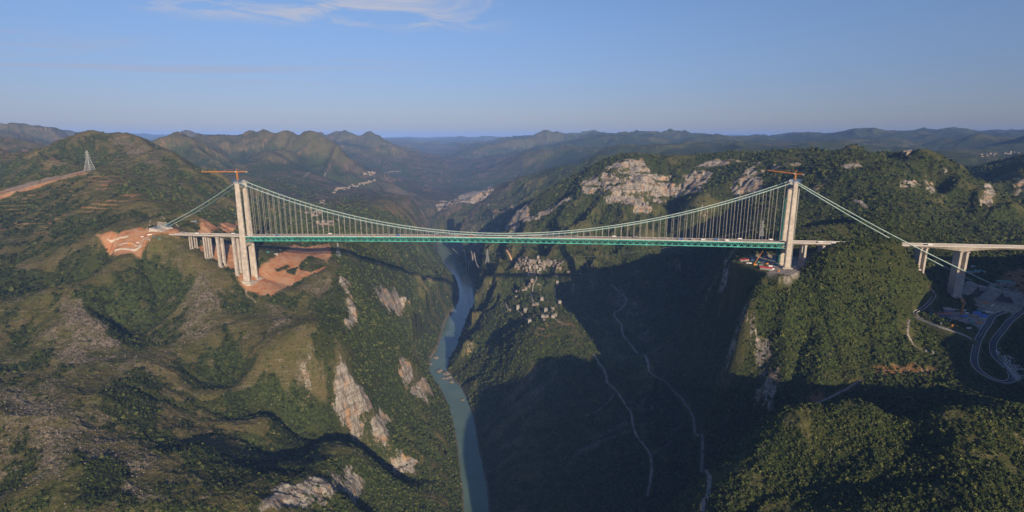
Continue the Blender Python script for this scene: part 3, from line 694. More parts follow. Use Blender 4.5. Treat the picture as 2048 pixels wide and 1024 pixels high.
soilc = mixc(n, l, math_(n, l, 'MULTIPLY', ramp(n, l, noise(n, l, stretched(1 / 40, 1 / 6, 1 / 5), 1, 4, .6), .52, .62), .6), soilc, (.45, .31, .21))
col = mixc(n, l, A('soil'), col, soilc)
col = mixc(n, l, A('pave'), col, mixc(n, l, ramp(n, l, nC, .35, .65), (.38, .34, .30), (.22, .195, .17)))
l.new(col, b.inputs['Base Color']); b.inputs['Roughness'].default_value = 0.95; b.inputs['Specular IOR Level'].default_value = 0.1
bmp = node(n, 'ShaderNodeBump'); bmp.inputs['Strength'].default_value = 1.0; bmp.inputs['Distance'].default_value = 3.2
l.new(math_(n, l, 'ADD', nC, math_(n, l, 'MULTIPLY', nD, .5)), bmp.inputs['Height']); l.new(bmp.outputs[0], b.inputs['Normal'])
ter_me.materials.append(m_ter)

# river surface
def strip(name, pts2, mat, kind='structure'):
    me = bpy.data.meshes.new(name); bm = bmesh.new(); prev = None
    for a, b_ in pts2:
        cur = (bm.verts.new(a), bm.verts.new(b_))
        if prev: bm.faces.new((prev[0], prev[1], cur[1], cur[0]))
        prev = cur
    bmesh.ops.recalc_face_normals(bm, faces=bm.faces); bm.to_mesh(me); bm.free(); me.materials.append(mat)
    o = bpy.data.objects.new(name, me); C.objects.link(o); o['kind'] = kind
    return o
m_wat, n, l, b = new_mat('river_water')
geo = node(n, 'ShaderNodeNewGeometry'); pos = geo.outputs['Position']
l.new(mixc(n, l, ramp(n, l, noise(n, l, pos, 1 / 90, 3, .5), .35, .65), (.11, .175, .125), (.135, .205, .145)), b.inputs['Base Color'])
b.inputs['Roughness'].default_value = 0.12; b.inputs['Specular IOR Level'].default_value = 0.35
bm_ = node(n, 'ShaderNodeBump'); bm_.inputs['Strength'].default_value = 0.12; bm_.inputs['Distance'].default_value = .4
l.new(noise(n, l, pos, 1 / 7, 3, .5), bm_.inputs['Height']); l.new(bm_.outputs[0], b.inputs['Normal'])
sides = []
for i, (x, y, w) in enumerate(riv):
    a = riv[max(i - 1, 0)]; c = riv[min(i + 1, len(riv) - 1)]
    t = np.array((c[0] - a[0], c[1] - a[1])); t /= np.linalg.norm(t); q = np.array((t[1], -t[0])) * (w + 25)
    if y < 6000: sides.append(((x - q[0], y - q[1], 0), (x + q[0], y + q[1], 0)))
strip('river', sides, m_wat)
# ------------------------------------------------------------------ roads, laid on the levelled ground
def plain_mat(name, col, rough=0.85, var=0.18, scale=0.4, metal=0.0, bump=0.0, col2=None, spec=0.3):
    m, n, l, b = new_mat(name)
    tc = node(n, 'ShaderNodeTexCoord'); v = tc.outputs['Object']
    f = ramp(n, l, noise(n, l, v, scale, 5, .6), .3, .7)
    c2 = col2 or tuple(c * (1 - var * 1.6) for c in col)
    l.new(mixc(n, l, f, c2, tuple(min(c * (1 + var * .5), 1) for c in col)), b.inputs['Base Color'])
    b.inputs['Roughness'].default_value = rough; b.inputs['Metallic'].default_value = metal; b.inputs['Specular IOR Level'].default_value = spec
    if bump:
        bp = node(n, 'ShaderNodeBump'); bp.inputs['Strength'].default_value = bump; bp.inputs['Distance'].default_value = .3
        l.new(noise(n, l, v, scale * 3, 4, .6), bp.inputs['Height']); l.new(bp.outputs[0], b.inputs['Normal'])
    return m
M = {}
M['asphalt'] = plain_mat('asphalt', (.085, .085, .095), .9, .25, .08)
M['dirt'] = plain_mat('dirt_track', (.36, .30, .245), .95, .4, .09)
M['dust'] = plain_mat('dusty_road', (.50, .33, .22), .95, .35, .05, col2=(.38, .22, .13))
M['path'] = plain_mat('stone_path', (.34, .30, .26), .95, .35, .15)
M['concrete'] = plain_mat('concrete', (.50, .45, .385), .85, .16, .12, bump=.15)
M['pier'] = plain_mat('pier_concrete', (.46, .42, .37), .85, .18, .1, bump=.15)
M['grey_concrete'] = plain_mat('grey_concrete', (.33, .32, .31), .88, .22, .12, bump=.2)
M['white_rail'] = plain_mat('white_rail', (.62, .60, .57), .6, .1, .5)
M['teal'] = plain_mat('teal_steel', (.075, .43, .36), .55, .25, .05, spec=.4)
M['teal_shaded'] = plain_mat('teal_steel_shaded', (.02, .17, .14), .6, .25, .05)  # darker copy of the truss teal, shade between the trusses put into it
M['cable'] = plain_mat('cable_wrap', (.58, .66, .63), .5, .12, .05)
M['catwalk'] = plain_mat('catwalk_mesh', (.15, .42, .40), .6, .2, .2)
M['rope'] = plain_mat('hanger_rope', (.40, .38, .34), .5, .2, .1)
M['road_deck'] = plain_mat('deck_asphalt', (.085, .055, .052), .85, .35, .03, col2=(.12, .065, .058))
M['orange'] = plain_mat('crane_orange', (.55, .22, .035), .5, .15, .6)
M['blue_steel'] = plain_mat('blue_steel', (.05, .15, .34), .5, .25, .3)
M['galv'] = plain_mat('galvanised_steel', (.38, .40, .41), .5, .15, .4, metal=.2)
M['green_net'] = plain_mat('green_net', (.015, .14, .125), .8, .3, .3)
M['blue_roof'] = plain_mat('blue_sheet_roof', (.035, .17, .60), .5, .25, .25)
M['red_roof'] = plain_mat('red_sheet_roof', (.58, .07, .07), .55, .25, .25)
M['white_roof'] = plain_mat('white_sheet_roof', (.55, .55, .56), .55, .2, .25)
M['green_roof'] = plain_mat('green_sheet_roof', (.10, .26, .21), .6, .25, .25)
M['grey_roof'] = plain_mat('grey_sheet_roof', (.20, .23, .28), .6, .25, .2)
M['slate'] = plain_mat('grey_tile_roof', (.13, .12, .115), .85, .35, .6)
M['house_white'] = plain_mat('white_render', (.50, .46, .40), .85, .2, .4)
M['house_tan'] = plain_mat('tan_render', (.36, .29, .22), .85, .25, .4)
M['flat_roof'] = plain_mat('flat_roof', (.30, .285, .27), .9, .3, .3)
M['glass'] = plain_mat('dark_glass_and_tunnel_shade', (.03, .035, .045), .25, .2, .5)
M['rubble'] = plain_mat('rebar_red', (.40, .10, .09), .85, .5, .35, col2=(.55, .33, .30))
M['stone'] = plain_mat('karst_stone', (.25, .215, .18), .95, .35, .3, bump=.5)
PAINT = {k: plain_mat('paint_' + k, c, .4, .08, 1.0) for k, c in dict(white=(.72, .72, .70), red=(.45, .04, .03), orange=(.62, .25, .04), blue=(.05, .16, .42), grey=(.22, .23, .25), yellow=(.60, .42, .05), teal=(.05, .30, .30)).items()}

def ribbon(name, line, w, mat, lift=0.3, side=0.0, parent=None, thick=0.0):
    bm = bmesh.new(); rows = []
    for i, p in enumerate(line):
        a = line[max(i - 1, 0)]; c = line[min(i + 1, len(line) - 1)]; t = np.array((c[0] - a[0], c[1] - a[1])); t /= max(np.linalg.norm(t), 1e-6); q = np.array((t[1], -t[0]))
        e = p[:2] + q * (side - w / 2); f = p[:2] + q * (side + w / 2)
        r = [bm.verts.new((e[0], e[1], p[2] + lift)), bm.verts.new((f[0], f[1], p[2] + lift))]
        if thick: r += [bm.verts.new((f[0], f[1], p[2] + lift - thick)), bm.verts.new((e[0], e[1], p[2] + lift - thick))]
        rows.append(r)
    for a, c in zip(rows[:-1], rows[1:]):
        k = len(a)
        for i in range(k if k > 2 else 1):
            bm.faces.new((a[i], a[(i + 1) % k], c[(i + 1) % k], c[i]))
    if thick: bm.faces.new(rows[0]); bm.faces.new(rows[-1][::-1])
    bmesh.ops.recalc_face_normals(bm, faces=bm.faces)
    if not thick and bm.faces[:] and bm.faces[0].normal.z < 0: bmesh.ops.reverse_faces(bm, faces=bm.faces)
    me = bpy.data.meshes.new(name); bm.to_mesh(me); bm.free(); me.materials.append(mat)
    o = bpy.data.objects.new(name, me); C.objects.link(o); o.parent = parent
    return o
RMAT = dict(switchback='asphalt', site='asphalt', gully='dirt', gully_branch='path', slope='path', village='path', knoll='dirt', terrace='path', loop='path', steps='path', ditch='path', crest='dust', tower_path='dirt', far_road='dirt', river_path='path', bench_track='dust')
def tag(o, label, cat, group=None):
    o['label'] = label; o['category'] = cat
    if group: o['group'] = group
    return o
for k, (nm, line, w) in ROADS.items():
    o = ribbon(nm, line, w, M[RMAT[k]], 0.35); o['kind'] = 'structure'
sw = ROADS['switchback'][1]; st = ROADS['site'][1]
for line, side, lab in ((sw, 5.3, 'pale kerb wall on the inside of the grey switchback road'), (sw, -5.3, 'pale parapet wall on the outside of the grey switchback road'), (st, 3.4, 'low pale wall on the yard side of the narrow construction road'), (st, -3.4, 'low pale wall on the gorge side of the narrow construction road')):
    tag(ribbon('parapet_wall', line, 0.7, M['white_rail'], 1.25, side, None, 1.1), lab, 'wall')
# broad centre line of the switchback
o = ribbon('road_marking', sw, 0.25, M['white_rail'], 0.36); o['kind'] = 'structure'

# ------------------------------------------------------------------ shrubs
def leaf_cluster(name, count, size, flat_=0.8, seed=1, mat=None):
    r = np.random.default_rng(seed); V = []; F = []
    for i in range(count):
        d = r.normal(size=3); d /= np.linalg.norm(d); d[2] = abs(d[2]) * flat_ * 1.0 - 0.08
        c = d * (0.55 + 0.45 * r.random()) + np.array((0, 0, 0.25)); c[:2] *= 0.9
        n_ = d + r.normal(size=3) * 0.55; n_ /= np.linalg.norm(n_)
        a = np.cross(n_, r.normal(size=3)); a /= np.linalg.norm(a); b_ = np.cross(n_, a); s = size * (0.6 + 0.8 * r.random())
        k = len(V); V += [c - a * s - b_ * s * .7, c + a * s - b_ * s * .8, c + a * s * .8 + b_ * s, c - a * s * .7 + b_ * s]; F.append((k, k + 1, k + 2, k + 3))
    me = bpy.data.meshes.new(name); me.from_pydata([tuple(v) for v in V], [], F); me.update()
    if mat: me.materials.append(mat)
    return me
def leaf_mat(name, dark, light, yellow):
    m, n, l, b = new_mat(name)
    oi = node(n, 'ShaderNodeObjectInfo'); geo = node(n, 'ShaderNodeNewGeometry')
    big = ramp(n, l, noise(n, l, geo.outputs['Position'], 1 / 70, 4, .6), .4, .6)
    c = mixc(n, l, ramp(n, l, oi.outputs['Random'], 0, 1), dark, light)
    c = mixc(n, l, math_(n, l, 'MULTIPLY', ramp(n, l, oi.outputs['Random'], .72, .95), big), c, yellow)
    c = mixc(n, l, ramp(n, l, noise(n, l, geo.outputs['Position'], 1 / 1.7, 2, .5), .35, .65), c, dark)
    l.new(c, b.inputs['Base Color']); b.inputs['Roughness'].default_value = 0.8; b.inputs['Specular IOR Level'].default_value = 0.15
    return m
M['leaf'] = leaf_mat('tree_leaves', (.030, .048, .013), (.140, .162, .040), (.19, .19, .05))
M['scrub_leaf'] = leaf_mat('scrub_leaves', (.012, .021, .006), (.060, .075, .018), (.11, .11, .026))
M['bark'] = plain_mat('bark', (.09, .07, .05), .9, .3, 1.0)
shrub_col = bpy.data.collections.new('shrub_kinds')
for k in range(4):
    o = bpy.data.objects.new('shrub', leaf_cluster('shrub', (34, 42, 50, 30)[k], (.34, .30, .27, .38)[k], (.8, 1.0, .7, 1.2)[k], 60 + k, M['leaf'])); shrub_col.objects.link(o)
scrub_col = bpy.data.collections.new('scrub_kinds')
for k in range(4):
    o = bpy.data.objects.new('scrub', leaf_cluster('scrub', (26, 34, 40, 24)[k], (.36, .32, .28, .40)[k], (.7, .9, .6, 1.0)[k], 160 + k, M['scrub_leaf'])); scrub_col.objects.link(o)
rock_col = bpy.data.collections.new('rock_kinds')
for k in range(3):
    bm = bmesh.new(); bmesh.ops.create_icosphere(bm, subdivisions=1, radius=1.0)
    q = np.random.default_rng(90 + k)
    for v in bm.verts: v.co = Vector((v.co.x * (.7 + .6 * q.random()), v.co.y * (.7 + .6 * q.random()), v.co.z * (.6 + .8 * q.random())))
    me = bpy.data.meshes.new('boulder'); bm.to_mesh(me); bm.free(); me.materials.append(M['stone'])
    rock_col.objects.link(bpy.data.objects.new('boulder', me))
def scatter(name, P, S, coll):
    me = bpy.data.meshes.new(name); me.vertices.add(len(P)); me.vertices.foreach_set('co', P.astype(np.float32).ravel()); me.update()
    q = np.random.default_rng(len(P)); sv = np.stack((S * (.7 + .6 * q.random(len(P))), S * (.7 + .6 * q.random(len(P))), S * (.55 + .85 * q.random(len(P)))), -1)
    a_ = me.attributes.new('size', 'FLOAT_VECTOR', 'POINT'); a_.data.foreach_set('vector', sv.astype(np.float32).ravel())
    o = bpy.data.objects.new(name, me); C.objects.link(o); o['kind'] = 'stuff'
    ng = bpy.data.node_groups.new(name, 'GeometryNodeTree')
    ng.interface.new_socket('Geometry', in_out='INPUT', socket_type='NodeSocketGeometry'); ng.interface.new_socket('Geometry', in_out='OUTPUT', socket_type='NodeSocketGeometry')
    gi = ng.nodes.new('NodeGroupInput'); go = ng.nodes.new('NodeGroupOutput')
    ci = ng.nodes.new('GeometryNodeCollectionInfo'); ci.inputs['Collection'].default_value = coll; ci.inputs['Separate Children'].default_value = True; ci.inputs['Reset Children'].default_value = True
    iop = ng.nodes.new('GeometryNodeInstanceOnPoints'); iop.inputs['Pick Instance'].default_value = True
    ri = ng.nodes.new('FunctionNodeRandomValue'); ri.data_type = 'INT'; ri.inputs[4].default_value = 0; ri.inputs[5].default_value = len(coll.objects) - 1
    rz = ng.nodes.new('FunctionNodeRandomValue'); rz.data_type = 'FLOAT_VECTOR'; rz.inputs[0].default_value = (-.15, -.15, 0); rz.inputs[1].default_value = (.15, .15, 6.28)
    na = ng.nodes.new('GeometryNodeInputNamedAttribute'); na.data_type = 'FLOAT_VECTOR'; na.inputs['Name'].default_value = 'size'
    L = ng.links
    L.new(gi.outputs[0], iop.inputs['Points']); L.new(ci.outputs[0], iop.inputs['Instance']); L.new(ri.outputs[2], iop.inputs['Instance Index'])
    L.new(rz.outputs[0], iop.inputs['Rotation']); L.new(na.outputs[0], iop.inputs['Scale']); L.new(iop.outputs[0], go.inputs[0])
    md = o.modifiers.new('scatter', 'NODES'); md.node_group = ng
    return o
vis = (np.abs(AZ) < 0.86) & (RR > 480) & (RR < 4800) & (RD > 4)
area = RR * RR * 0.0015 * 0.0021
wt = np.where(vis, (0.17 + .2 * rightside + wood * 0.85 - karst * .05 + .1 * np.clip(n2, 0, 1)) * np.clip(1900 / RR, .25, 1.6) , 0).clip(0)
wt *= (1 - soil) * (1 - pave) * (1 - np.clip(cliff, 0, 1) * .8)
for k, (nm, line, w) in ROADS.items():
    if line[:, 1].mean() > 5000: continue
    x0, y0 = line[:, :2].min(0) - w; x1, y1 = line[:, :2].max(0) + w
    ii = np.nonzero((X > x0) & (X < x1) & (Y > y0) & (Y < y1)); best = np.full(ii[0].shape, 1e9)
    for p in line[::1]: best = np.minimum(best, np.hypot(X[ii] - p[0], Y[ii] - p[1]))
    wt[ii] *= best > w * .5 + 3.5
cdf = np.cumsum(wt.ravel().astype(np.float64)); NS = 400000
pick = np.searchsorted(cdf, nrng.random(NS) * cdf[-1]); pick = np.unique(np.clip(pick, 0, X.size - 1))
jit = nrng.random((len(pick), 2)) - .5
rP = RR.ravel()[pick]
Px = X.ravel()[pick] + jit[:, 0] * rP * .002; Py = Y.ravel()[pick] + jit[:, 1] * rP * .002
wd = wood.ravel()[pick]
S = (0.8 + 3.0 * nrng.random(len(pick)) ** 2.6) * (0.75 + 0.55 * wd) * np.clip(rP / 1400, .50, 2.2) ** .8
dry = (left.ravel()[pick] > .35) & (nrng.random(len(pick)) < .88)
S = np.where(dry, S * np.where(wd > .5, .85, .62), S)
Pz = H.ravel()[pick] - 0.15 * S
for nm, mk, cc in (('woodland', ~dry, shrub_col), ('scrub', dry, scrub_col)):
    scatter(nm, np.column_stack((Px[mk], Py[mk], Pz[mk])), S[mk], cc)
wr = np.where(vis & (RR < 2200), np.clip(karst * (1 - wood) * .8 + .035 + np.clip(cliff, 0, 1) * .25 * (steep > .5), 0, 1), 0) * (1 - soil) * (1 - pave) * (1 - calm * .8)
cdf = np.cumsum(wr.ravel().astype(np.float64)); pick = np.unique(np.searchsorted(cdf, nrng.random(26000) * cdf[-1]).clip(0, X.size - 1))
S = (0.4 + 1.2 * nrng.random(len(pick)) ** 3)
scatter('karst_rocks', np.column_stack((X.ravel()[pick], Y.ravel()[pick], H.ravel()[pick])), S, rock_col)
# ------------------------------------------------------------------ building helpers
class MB:
    """collects boxes, bars and tubes and links them as one mesh object"""
    def __init__(s): s.bm = bmesh.new()
    def hexa(s, lo, hi):
        v = [s.bm.verts.new(p) for p in list(lo) + list(hi)]; k = len(lo)
        s.bm.faces.new(v[:k][::-1]); s.bm.faces.new(v[k:])
        for i in range(k): s.bm.faces.new((v[i], v[(i + 1) % k], v[k + (i + 1) % k], v[k + i]))
        return s
    def box(s, c, d, ax=(1, 0), z_is_base=True):
        """box of size d with its length along ax in plan"""
        ax = np.array(ax, float); ax /= np.linalg.norm(ax); q = np.array((-ax[1], ax[0])); c = np.array(c, float)
        z0 = c[2] if z_is_base else c[2] - d[2] / 2
        ring = [c[:2] + ax * d[0] / 2 * i + q * d[1] / 2 * j for i, j in ((-1, -1), (1, -1), (1, 1), (-1, 1))]
        return s.hexa([(p[0], p[1], z0) for p in ring], [(p[0], p[1], z0 + d[2]) for p in ring])
    def bar(s, a, b, w, h=None, sides=4):
        a = Vector(a); b = Vector(b); h = h or w; t = (b - a)
        if t.length < 1e-6: return s
        t.normalize(); u = t.cross(Vector((0, 0, 1)))
        if u.length < 1e-3: u = Vector((1, 0, 0))
        u.normalize(); v = u.cross(t)
        if sides == 4: off = [u * w / 2 * i + v * h / 2 * j for i, j in ((-1, -1), (1, -1), (1, 1), (-1, 1))]
        else: off = [u * w / 2 * math.cos(2 * math.pi * k / sides) + v * h / 2 * math.sin(2 * math.pi * k / sides) for k in range(sides)]
        return s.hexa([a + o for o in off], [b + o for o in off])
    def tube(s, P, r, sides=6):
        prev = None
        for i, p in enumerate(P):
            p = Vector(p); a = Vector(P[max(i - 1, 0)]); c = Vector(P[min(i + 1, len(P) - 1)]); t = (c - a).normalized(); u = t.cross(Vector((0, 0, 1))).normalized(); v = u.cross(t)
            ring = [s.bm.verts.new(p + (u * math.cos(2 * math.pi * k / sides) + v * math.sin(2 * math.pi * k / sides)) * r) for k in range(sides)]
            if prev:
                for k in range(sides): s.bm.faces.new((prev[k], prev[(k + 1) % sides], ring[(k + 1) % sides], ring[k]))
            else: s.bm.faces.new(ring)
            prev = ring
        s.bm.faces.new(prev[::-1]); return s
    def sweep(s, P, prof, cap=True):
        """profile points (sideways, up) carried along P; sideways is horizontal"""
        prev = None
        for i, p in enumerate(P):
            a = np.array(P[max(i - 1, 0)]); c = np.array(P[min(i + 1, len(P) - 1)]); t = (c - a)[:2]; t = t / np.linalg.norm(t); q = np.array((-t[1], t[0]))
            ring = [s.bm.verts.new((p[0] + q[0] * o, p[1] + q[1] * o, p[2] + h)) for o, h in prof]
            if prev:
                for k in range(len(prof)): s.bm.faces.new((prev[k], prev[(k + 1) % len(prof)], ring[(k + 1) % len(prof)], ring[k]))
            elif cap: s.bm.faces.new(ring)
            prev = ring
        if cap: s.bm.faces.new(prev[::-1])
        return s
    def build(s, name, mat, parent=None, smooth=False):
        bmesh.ops.recalc_face_normals(s.bm, faces=s.bm.faces)
        me = bpy.data.meshes.new(name); s.bm.to_mesh(me); s.bm.free(); me.materials.append(mat)
        if smooth: me.polygons.foreach_set('use_smooth', np.ones(len(me.polygons), bool))
        o = bpy.data.objects.new(name, me); C.objects.link(o); o.parent = parent
        return o
def empty(name, label, cat, loc=(0, 0, 0), rz=0.0, group=None):
    o = bpy.data.objects.new(name, None); C.objects.link(o); o.location = loc; o.rotation_euler = (0, 0, rz); o.empty_display_size = 1
    return tag(o, label, cat, group)
def copy_tree(src, loc, rz=0.0, scale=None, label=None, group=None):
    c = src.copy(); C.objects.link(c); c.location = loc; c.rotation_euler = (0, 0, rz)
    if scale: c.scale = scale
    if label: c['label'] = label
    if group: c['group'] = group
    for ch in src.children:
        d = ch.copy(); C.objects.link(d); d.parent = c
        for g in ch.children:
            e = g.copy(); C.objects.link(e); e.parent = d
    return c

# ------------------------------------------------------------------ the suspension bridge
A3 = lambda s, o, z: (TL[0] + AX[0] * s + PERP[0] * o, TL[1] + AX[1] * s + PERP[1] * o, z)
def z_on(px, py, o):
    """height where a sight line passes the upright plane at sideways distance o from the front legs; also the distance along the bridge"""
    d = ray(px, py); p0 = np.array((TL[0] + PERP[0] * o, TL[1] + PERP[1] * o)); k = (p0 @ PERP) / (d[:2] @ PERP)
    return float((d[:2] * k - p0) @ AX), float(CAM_Z + d[2] * k)
fit = np.array([z_on(px, py, 33) for px, py in ((500,468.5),(600,469.2),(760,469.6),(1037,470.5),(1100,471.6),(1335,476.6),(1570,481))])
DK = np.polyfit(fit[:, 0], fit[:, 1], 2)
def deck(s):
    if s < 0: return float(np.polyval(DK, 0) + s * 0.004)
    if s > SPAN: return float(np.polyval(DK, SPAN) + (s - SPAN) * 0.004)
    return float(np.polyval(DK, s))
ZT = (z_on(473, 366.5, 0)[1], z_on(1591.5, 366.5, 0)[1])
print('span', SPAN, 'deck', deck(0), deck(SPAN / 2), deck(SPAN), 'tops', ZT, 'bases', TL[2], TR[2])
bridge = empty('suspension_bridge', 'long green truss suspension bridge on two tall concrete towers across the river gorge', 'bridge', (TL[0], TL[1], TL[2]))
from mathutils import Matrix as _M
def under(o, parent):
    """parent without moving"""
    o.parent = parent; o.matrix_parent_inverse = _M.Translation(-Vector(parent.location)) if parent.type == 'EMPTY' and parent.location.length > 0 else _M()
    return o
PART = lambda mb, nm, m, p=bridge, **k: under(mb.build(nm, m, None, **k), p)
def part_at(mb, nm, m, par, **k):
    o = mb.build(nm, m, None, **k); o.parent = par; return o

def tower(s, zb, zt, w0, w1, d0, d1, name):
    t = part_at(MB().box(A3(s, 18, zb - 9), (w0 * 1.9, 60, 7), AX).box(A3(s, 0, zb - 3), (w0 * 1.6, d0 * 1.9, 5), AX).box(A3(s, 36, zb - 3), (w0 * 1.6, d0 * 1.9, 5), AX), 'tower', M['concrete'], None)
    under(t, bridge)
    for o0, o1 in ((0, 2.2), (36, 33.8)):
        mb = MB(); n_ = 34
        for i in range(n_):
            f0, f1 = i / n_, (i + 1) / n_; za, zc = zb + (zt - zb) * f0, zb + (zt - zb) * f1 - 0.5
            def ring(f, z, k=1.0):
                w = (w0 + (w1 - w0) * f) * k; d = (d0 + (d1 - d0) * f) * k; o = o0 + (o1 - o0) * f; c = w * .14
                return [A3(s + a, o + b, z) for a, b in ((-w/2 + c, -d/2), (w/2 - c, -d/2), (w/2, -d/2 + c), (w/2, d/2 - c), (w/2 - c, d/2), (-w/2 + c, d/2), (-w/2, d/2 - c), (-w/2, -d/2 + c))]
            mb.hexa(ring(f0, za), ring(f1, zc)); mb.hexa(ring(f1, zc, .985), ring(f1, zc + .5, .985))
        o = part_at(mb, 'leg', M['concrete'], t); 
        part_at(MB().box(A3(s, o1, zt), (w1 * 1.15, d1 * 1.25, 3.2), AX).box(A3(s, o1, zt + 3.2), (w1 * .7, 4, 2.6), AX), 'saddle_housing', M['galv'], t)
    zd = deck(s) - 19
    part_at(MB().box(A3(s, 18, zd - 8), (w0 * .62, 29, 9), AX), 'cross_beam', M['concrete'], t)
    part_at(MB().box(A3(s, 18, zt - 13), (w1 * .5, 27, 8), AX), 'cross_beam', M['grey_concrete'], t)
    return t
tw_left = tower(0, TL[2], ZT[0], 18.5, 12.5, 9.5, 7, 'left'); tw_right = tower(SPAN, TR[2], ZT[1], 13.5, 10.0, 9.5, 7, 'right')
# blue working platforms on the front legs, green net and lift on the rear right leg
for tw, s, zt in ((tw_left, 0, ZT[0]), (tw_right, SPAN, ZT[1])):
    mb = MB()
    for k in (-1, 1):
        mb.bar(A3(s - 9, 2.2 + k * 6, zt + 5), A3(s + 9, 2.2 + k * 6, zt + 5), .7); mb.bar(A3(s - 9, 2.2 + k * 6, zt + 9), A3(s + 9, 2.2 + k * 6, zt + 9), .5)
        mb.bar(A3(s + k * 9, -4, zt + 5), A3(s + k * 9, 8.4, zt + 5), .7); mb.bar(A3(s + k * 9, -4, zt + 9), A3(s + k * 9, 8.4, zt + 9), .5)
        for a in (-9, -3, 3, 9): mb.bar(A3(s + a, 2.2 + k * 6, zt), A3(s + a, 2.2 + k * 6, zt + 9), .5); mb.bar(A3(s + a, 2.2 + k * 6, zt + 5), A3(s + a + 3, 2.2 + k * 6, zt + 9), .4)
    part_at(mb, 'working_platform', M['blue_steel'], tw)
mb = MB(); s = SPAN - 9.5
for z in np.arange(TR[2] + 6, ZT[1] - 40, 6): mb.box(A3(s, 36, z), (6.5, 7.5, 5.4), AX)
part_at(mb, 'safety_net', M['green_net'], tw_right)
mb = MB(); zz = np.arange(TR[2], ZT[1] - 8, 6.0); s = SPAN + 8.2
for a, b in ((-.8, -.8), (.8, -.8), (.8, .8), (-.8, .8)): mb.bar(A3(s + a, b, zz[0]), A3(s + a, b, zz[-1]), .25)
for z0, z1 in zip(zz[:-1], zz[1:]): mb.bar(A3(s - .8, -.8, z0), A3(s + .8, -.8, z1), .2); mb.bar(A3(s + .8, -.8, z0), A3(s + .8, .8, z1), .2)
part_at(mb, 'lift_mast', M['galv'], tw_right)

# stiffening truss, deck, rails
NP = 92; S_ = np.linspace(7, SPAN - 6, NP); DEP = 10.5; TOP = 1.9
for off, nm in ((3.6, 'front'), (32.4, 'rear')):
    mb = MB(); top = [A3(s, off, deck(s) - TOP) for s in S_]; bot = [A3(s, off, deck(s) - TOP - DEP) for s in S_]
    mb.sweep(top, [(-.7, -1.0), (.7, -1.0), (.7, .9), (-.7, .9)]); mb.sweep(bot, [(-.7, -1.0), (.7, -1.0), (.7, .9), (-.7, .9)])
    for i in range(NP):
        mb.bar(top[i], bot[i], .85, 1.1)
        if i < NP - 1:
            m = [(top[i][k] + top[i + 1][k]) / 2 for k in range(3)]
            mb.bar(bot[i], m, 1.0, .8); mb.bar(m, bot[i + 1], 1.0, .8)
    PART(mb, 'side_truss', M['teal'])
mb = MB()
for i in range(NP):
    s = S_[i]; zb = deck(s) - TOP - DEP
    mb.bar(A3(s, 4, zb), A3(s, 32, zb), .9); mb.bar(A3(s, 4, zb + DEP - 1.1), A3(s, 32, zb + DEP - 1.1), .9)
    mb.bar(A3(s, 4, zb), A3(s, 18, zb + DEP - 1.3), .6); mb.bar(A3(s, 32, zb), A3(s, 18, zb + DEP - 1.3), .6)
    if i < NP - 1: mb.bar(A3(s, 4, zb), A3(S_[i + 1], 32, zb), .6); mb.bar(A3(s, 32, zb), A3(S_[i + 1], 4, zb), .6)
PART(mb, 'cross_bracing', M['teal_shaded'])
line = [A3(s, 18, deck(s)) for s in np.linspace(2, SPAN - 2, 120)]
PART(MB().sweep(line, [(-14.6, -.9), (14.6, -.9), (14.6, -.05), (-14.6, -.05)]), 'road_deck', M['road_deck'])
for o, w in ((-14.2, .6), (14.2, .8), (0, .5)):
    mb = MB(); mb.sweep(line, [(o - w / 2, -.02), (o + w / 2, -.02), (o + w / 2, .55), (o - w / 2, .55)])
    if o: mb.sweep(line, [(o - .07, .95), (o + .07, .95), (o + .07, 1.1), (o - .07, 1.1)]); [mb.bar(A3(s, 18 + o, deck(s) + .5), A3(s, 18 + o, deck(s) + 1.0), .14) for s in np.linspace(3, SPAN - 3, 240)]
    PART(mb, 'crash_barrier' if o else 'median_barrier', M['white_rail'])
PART(MB().sweep(line, [(-14.75, -.8), (-14.62, -.8), (-14.62, 0), (-14.75, 0)]), 'fascia', M['white_rail'])

# main cables, catwalks, hangers
zmid = deck(SPAN / 2) + 5.5; s_low = SPAN * .49
cq = np.polyfit([0, s_low, SPAN], [ZT[0] + 4, zmid, ZT[1] + 4], 2)
LANCH = z_on(313, 458, 0); LANCH2 = z_on(338, 453, 36)
RANCH = z_on(1998, 574, 0); RANCH2 = z_on(1942, 560, 36)
print('anchors', LANCH, LANCH2, RANCH, RANCH2)
for o, la, ra in ((2.8, LANCH, RANCH), (33.2, LANCH2, RANCH2)):
    P = [A3(la[0] * (1 - f), o, la[1] + (ZT[0] + 4 - la[1]) * f - 6 * math.sin(math.pi * f)) for f in np.linspace(0, 1, 14)[:-1]]
    P += [A3(s, o, np.polyval(cq, s)) for s in np.linspace(0, SPAN, 90)]
    P += [A3(SPAN + (ra[0] - SPAN) * f, o, ZT[1] + 4 + (ra[1] - ZT[1] - 4) * f - 7 * math.sin(math.pi * f)) for f in np.linspace(0, 1, 16)[1:]]
    c = PART(MB().tube(P, .6, 8), 'main_cable', M['cable'], smooth=True)
    mb = MB(); Q = [(p[0], p[1], p[2] - 1.9) for p in P]
    mb.sweep(Q, [(-.9, -.1), (.9, -.1), (.9, .1), (-.9, .1)])
    for k in (-1, 1): mb.sweep(Q, [(k * 1.5 - .1, 1.2), (k * 1.5 + .1, 1.2), (k * 1.5 + .1, 1.5), (k * 1.5 - .1, 1.5)])
    PART(mb, 'catwalk', M['catwalk'])
def hanger(mb, s, o):
    z1 = np.polyval(cq, s) - .5; z0 = deck(s) - TOP
    if z1 - z0 < 3: return
    for d in (-.55, .55): mb.bar(A3(s + d, o, z0), A3(s + d, o, z1), .36)
    mb.box(A3(s, o, z1 - .6), (2.0, 1.5, 2.0), AX)
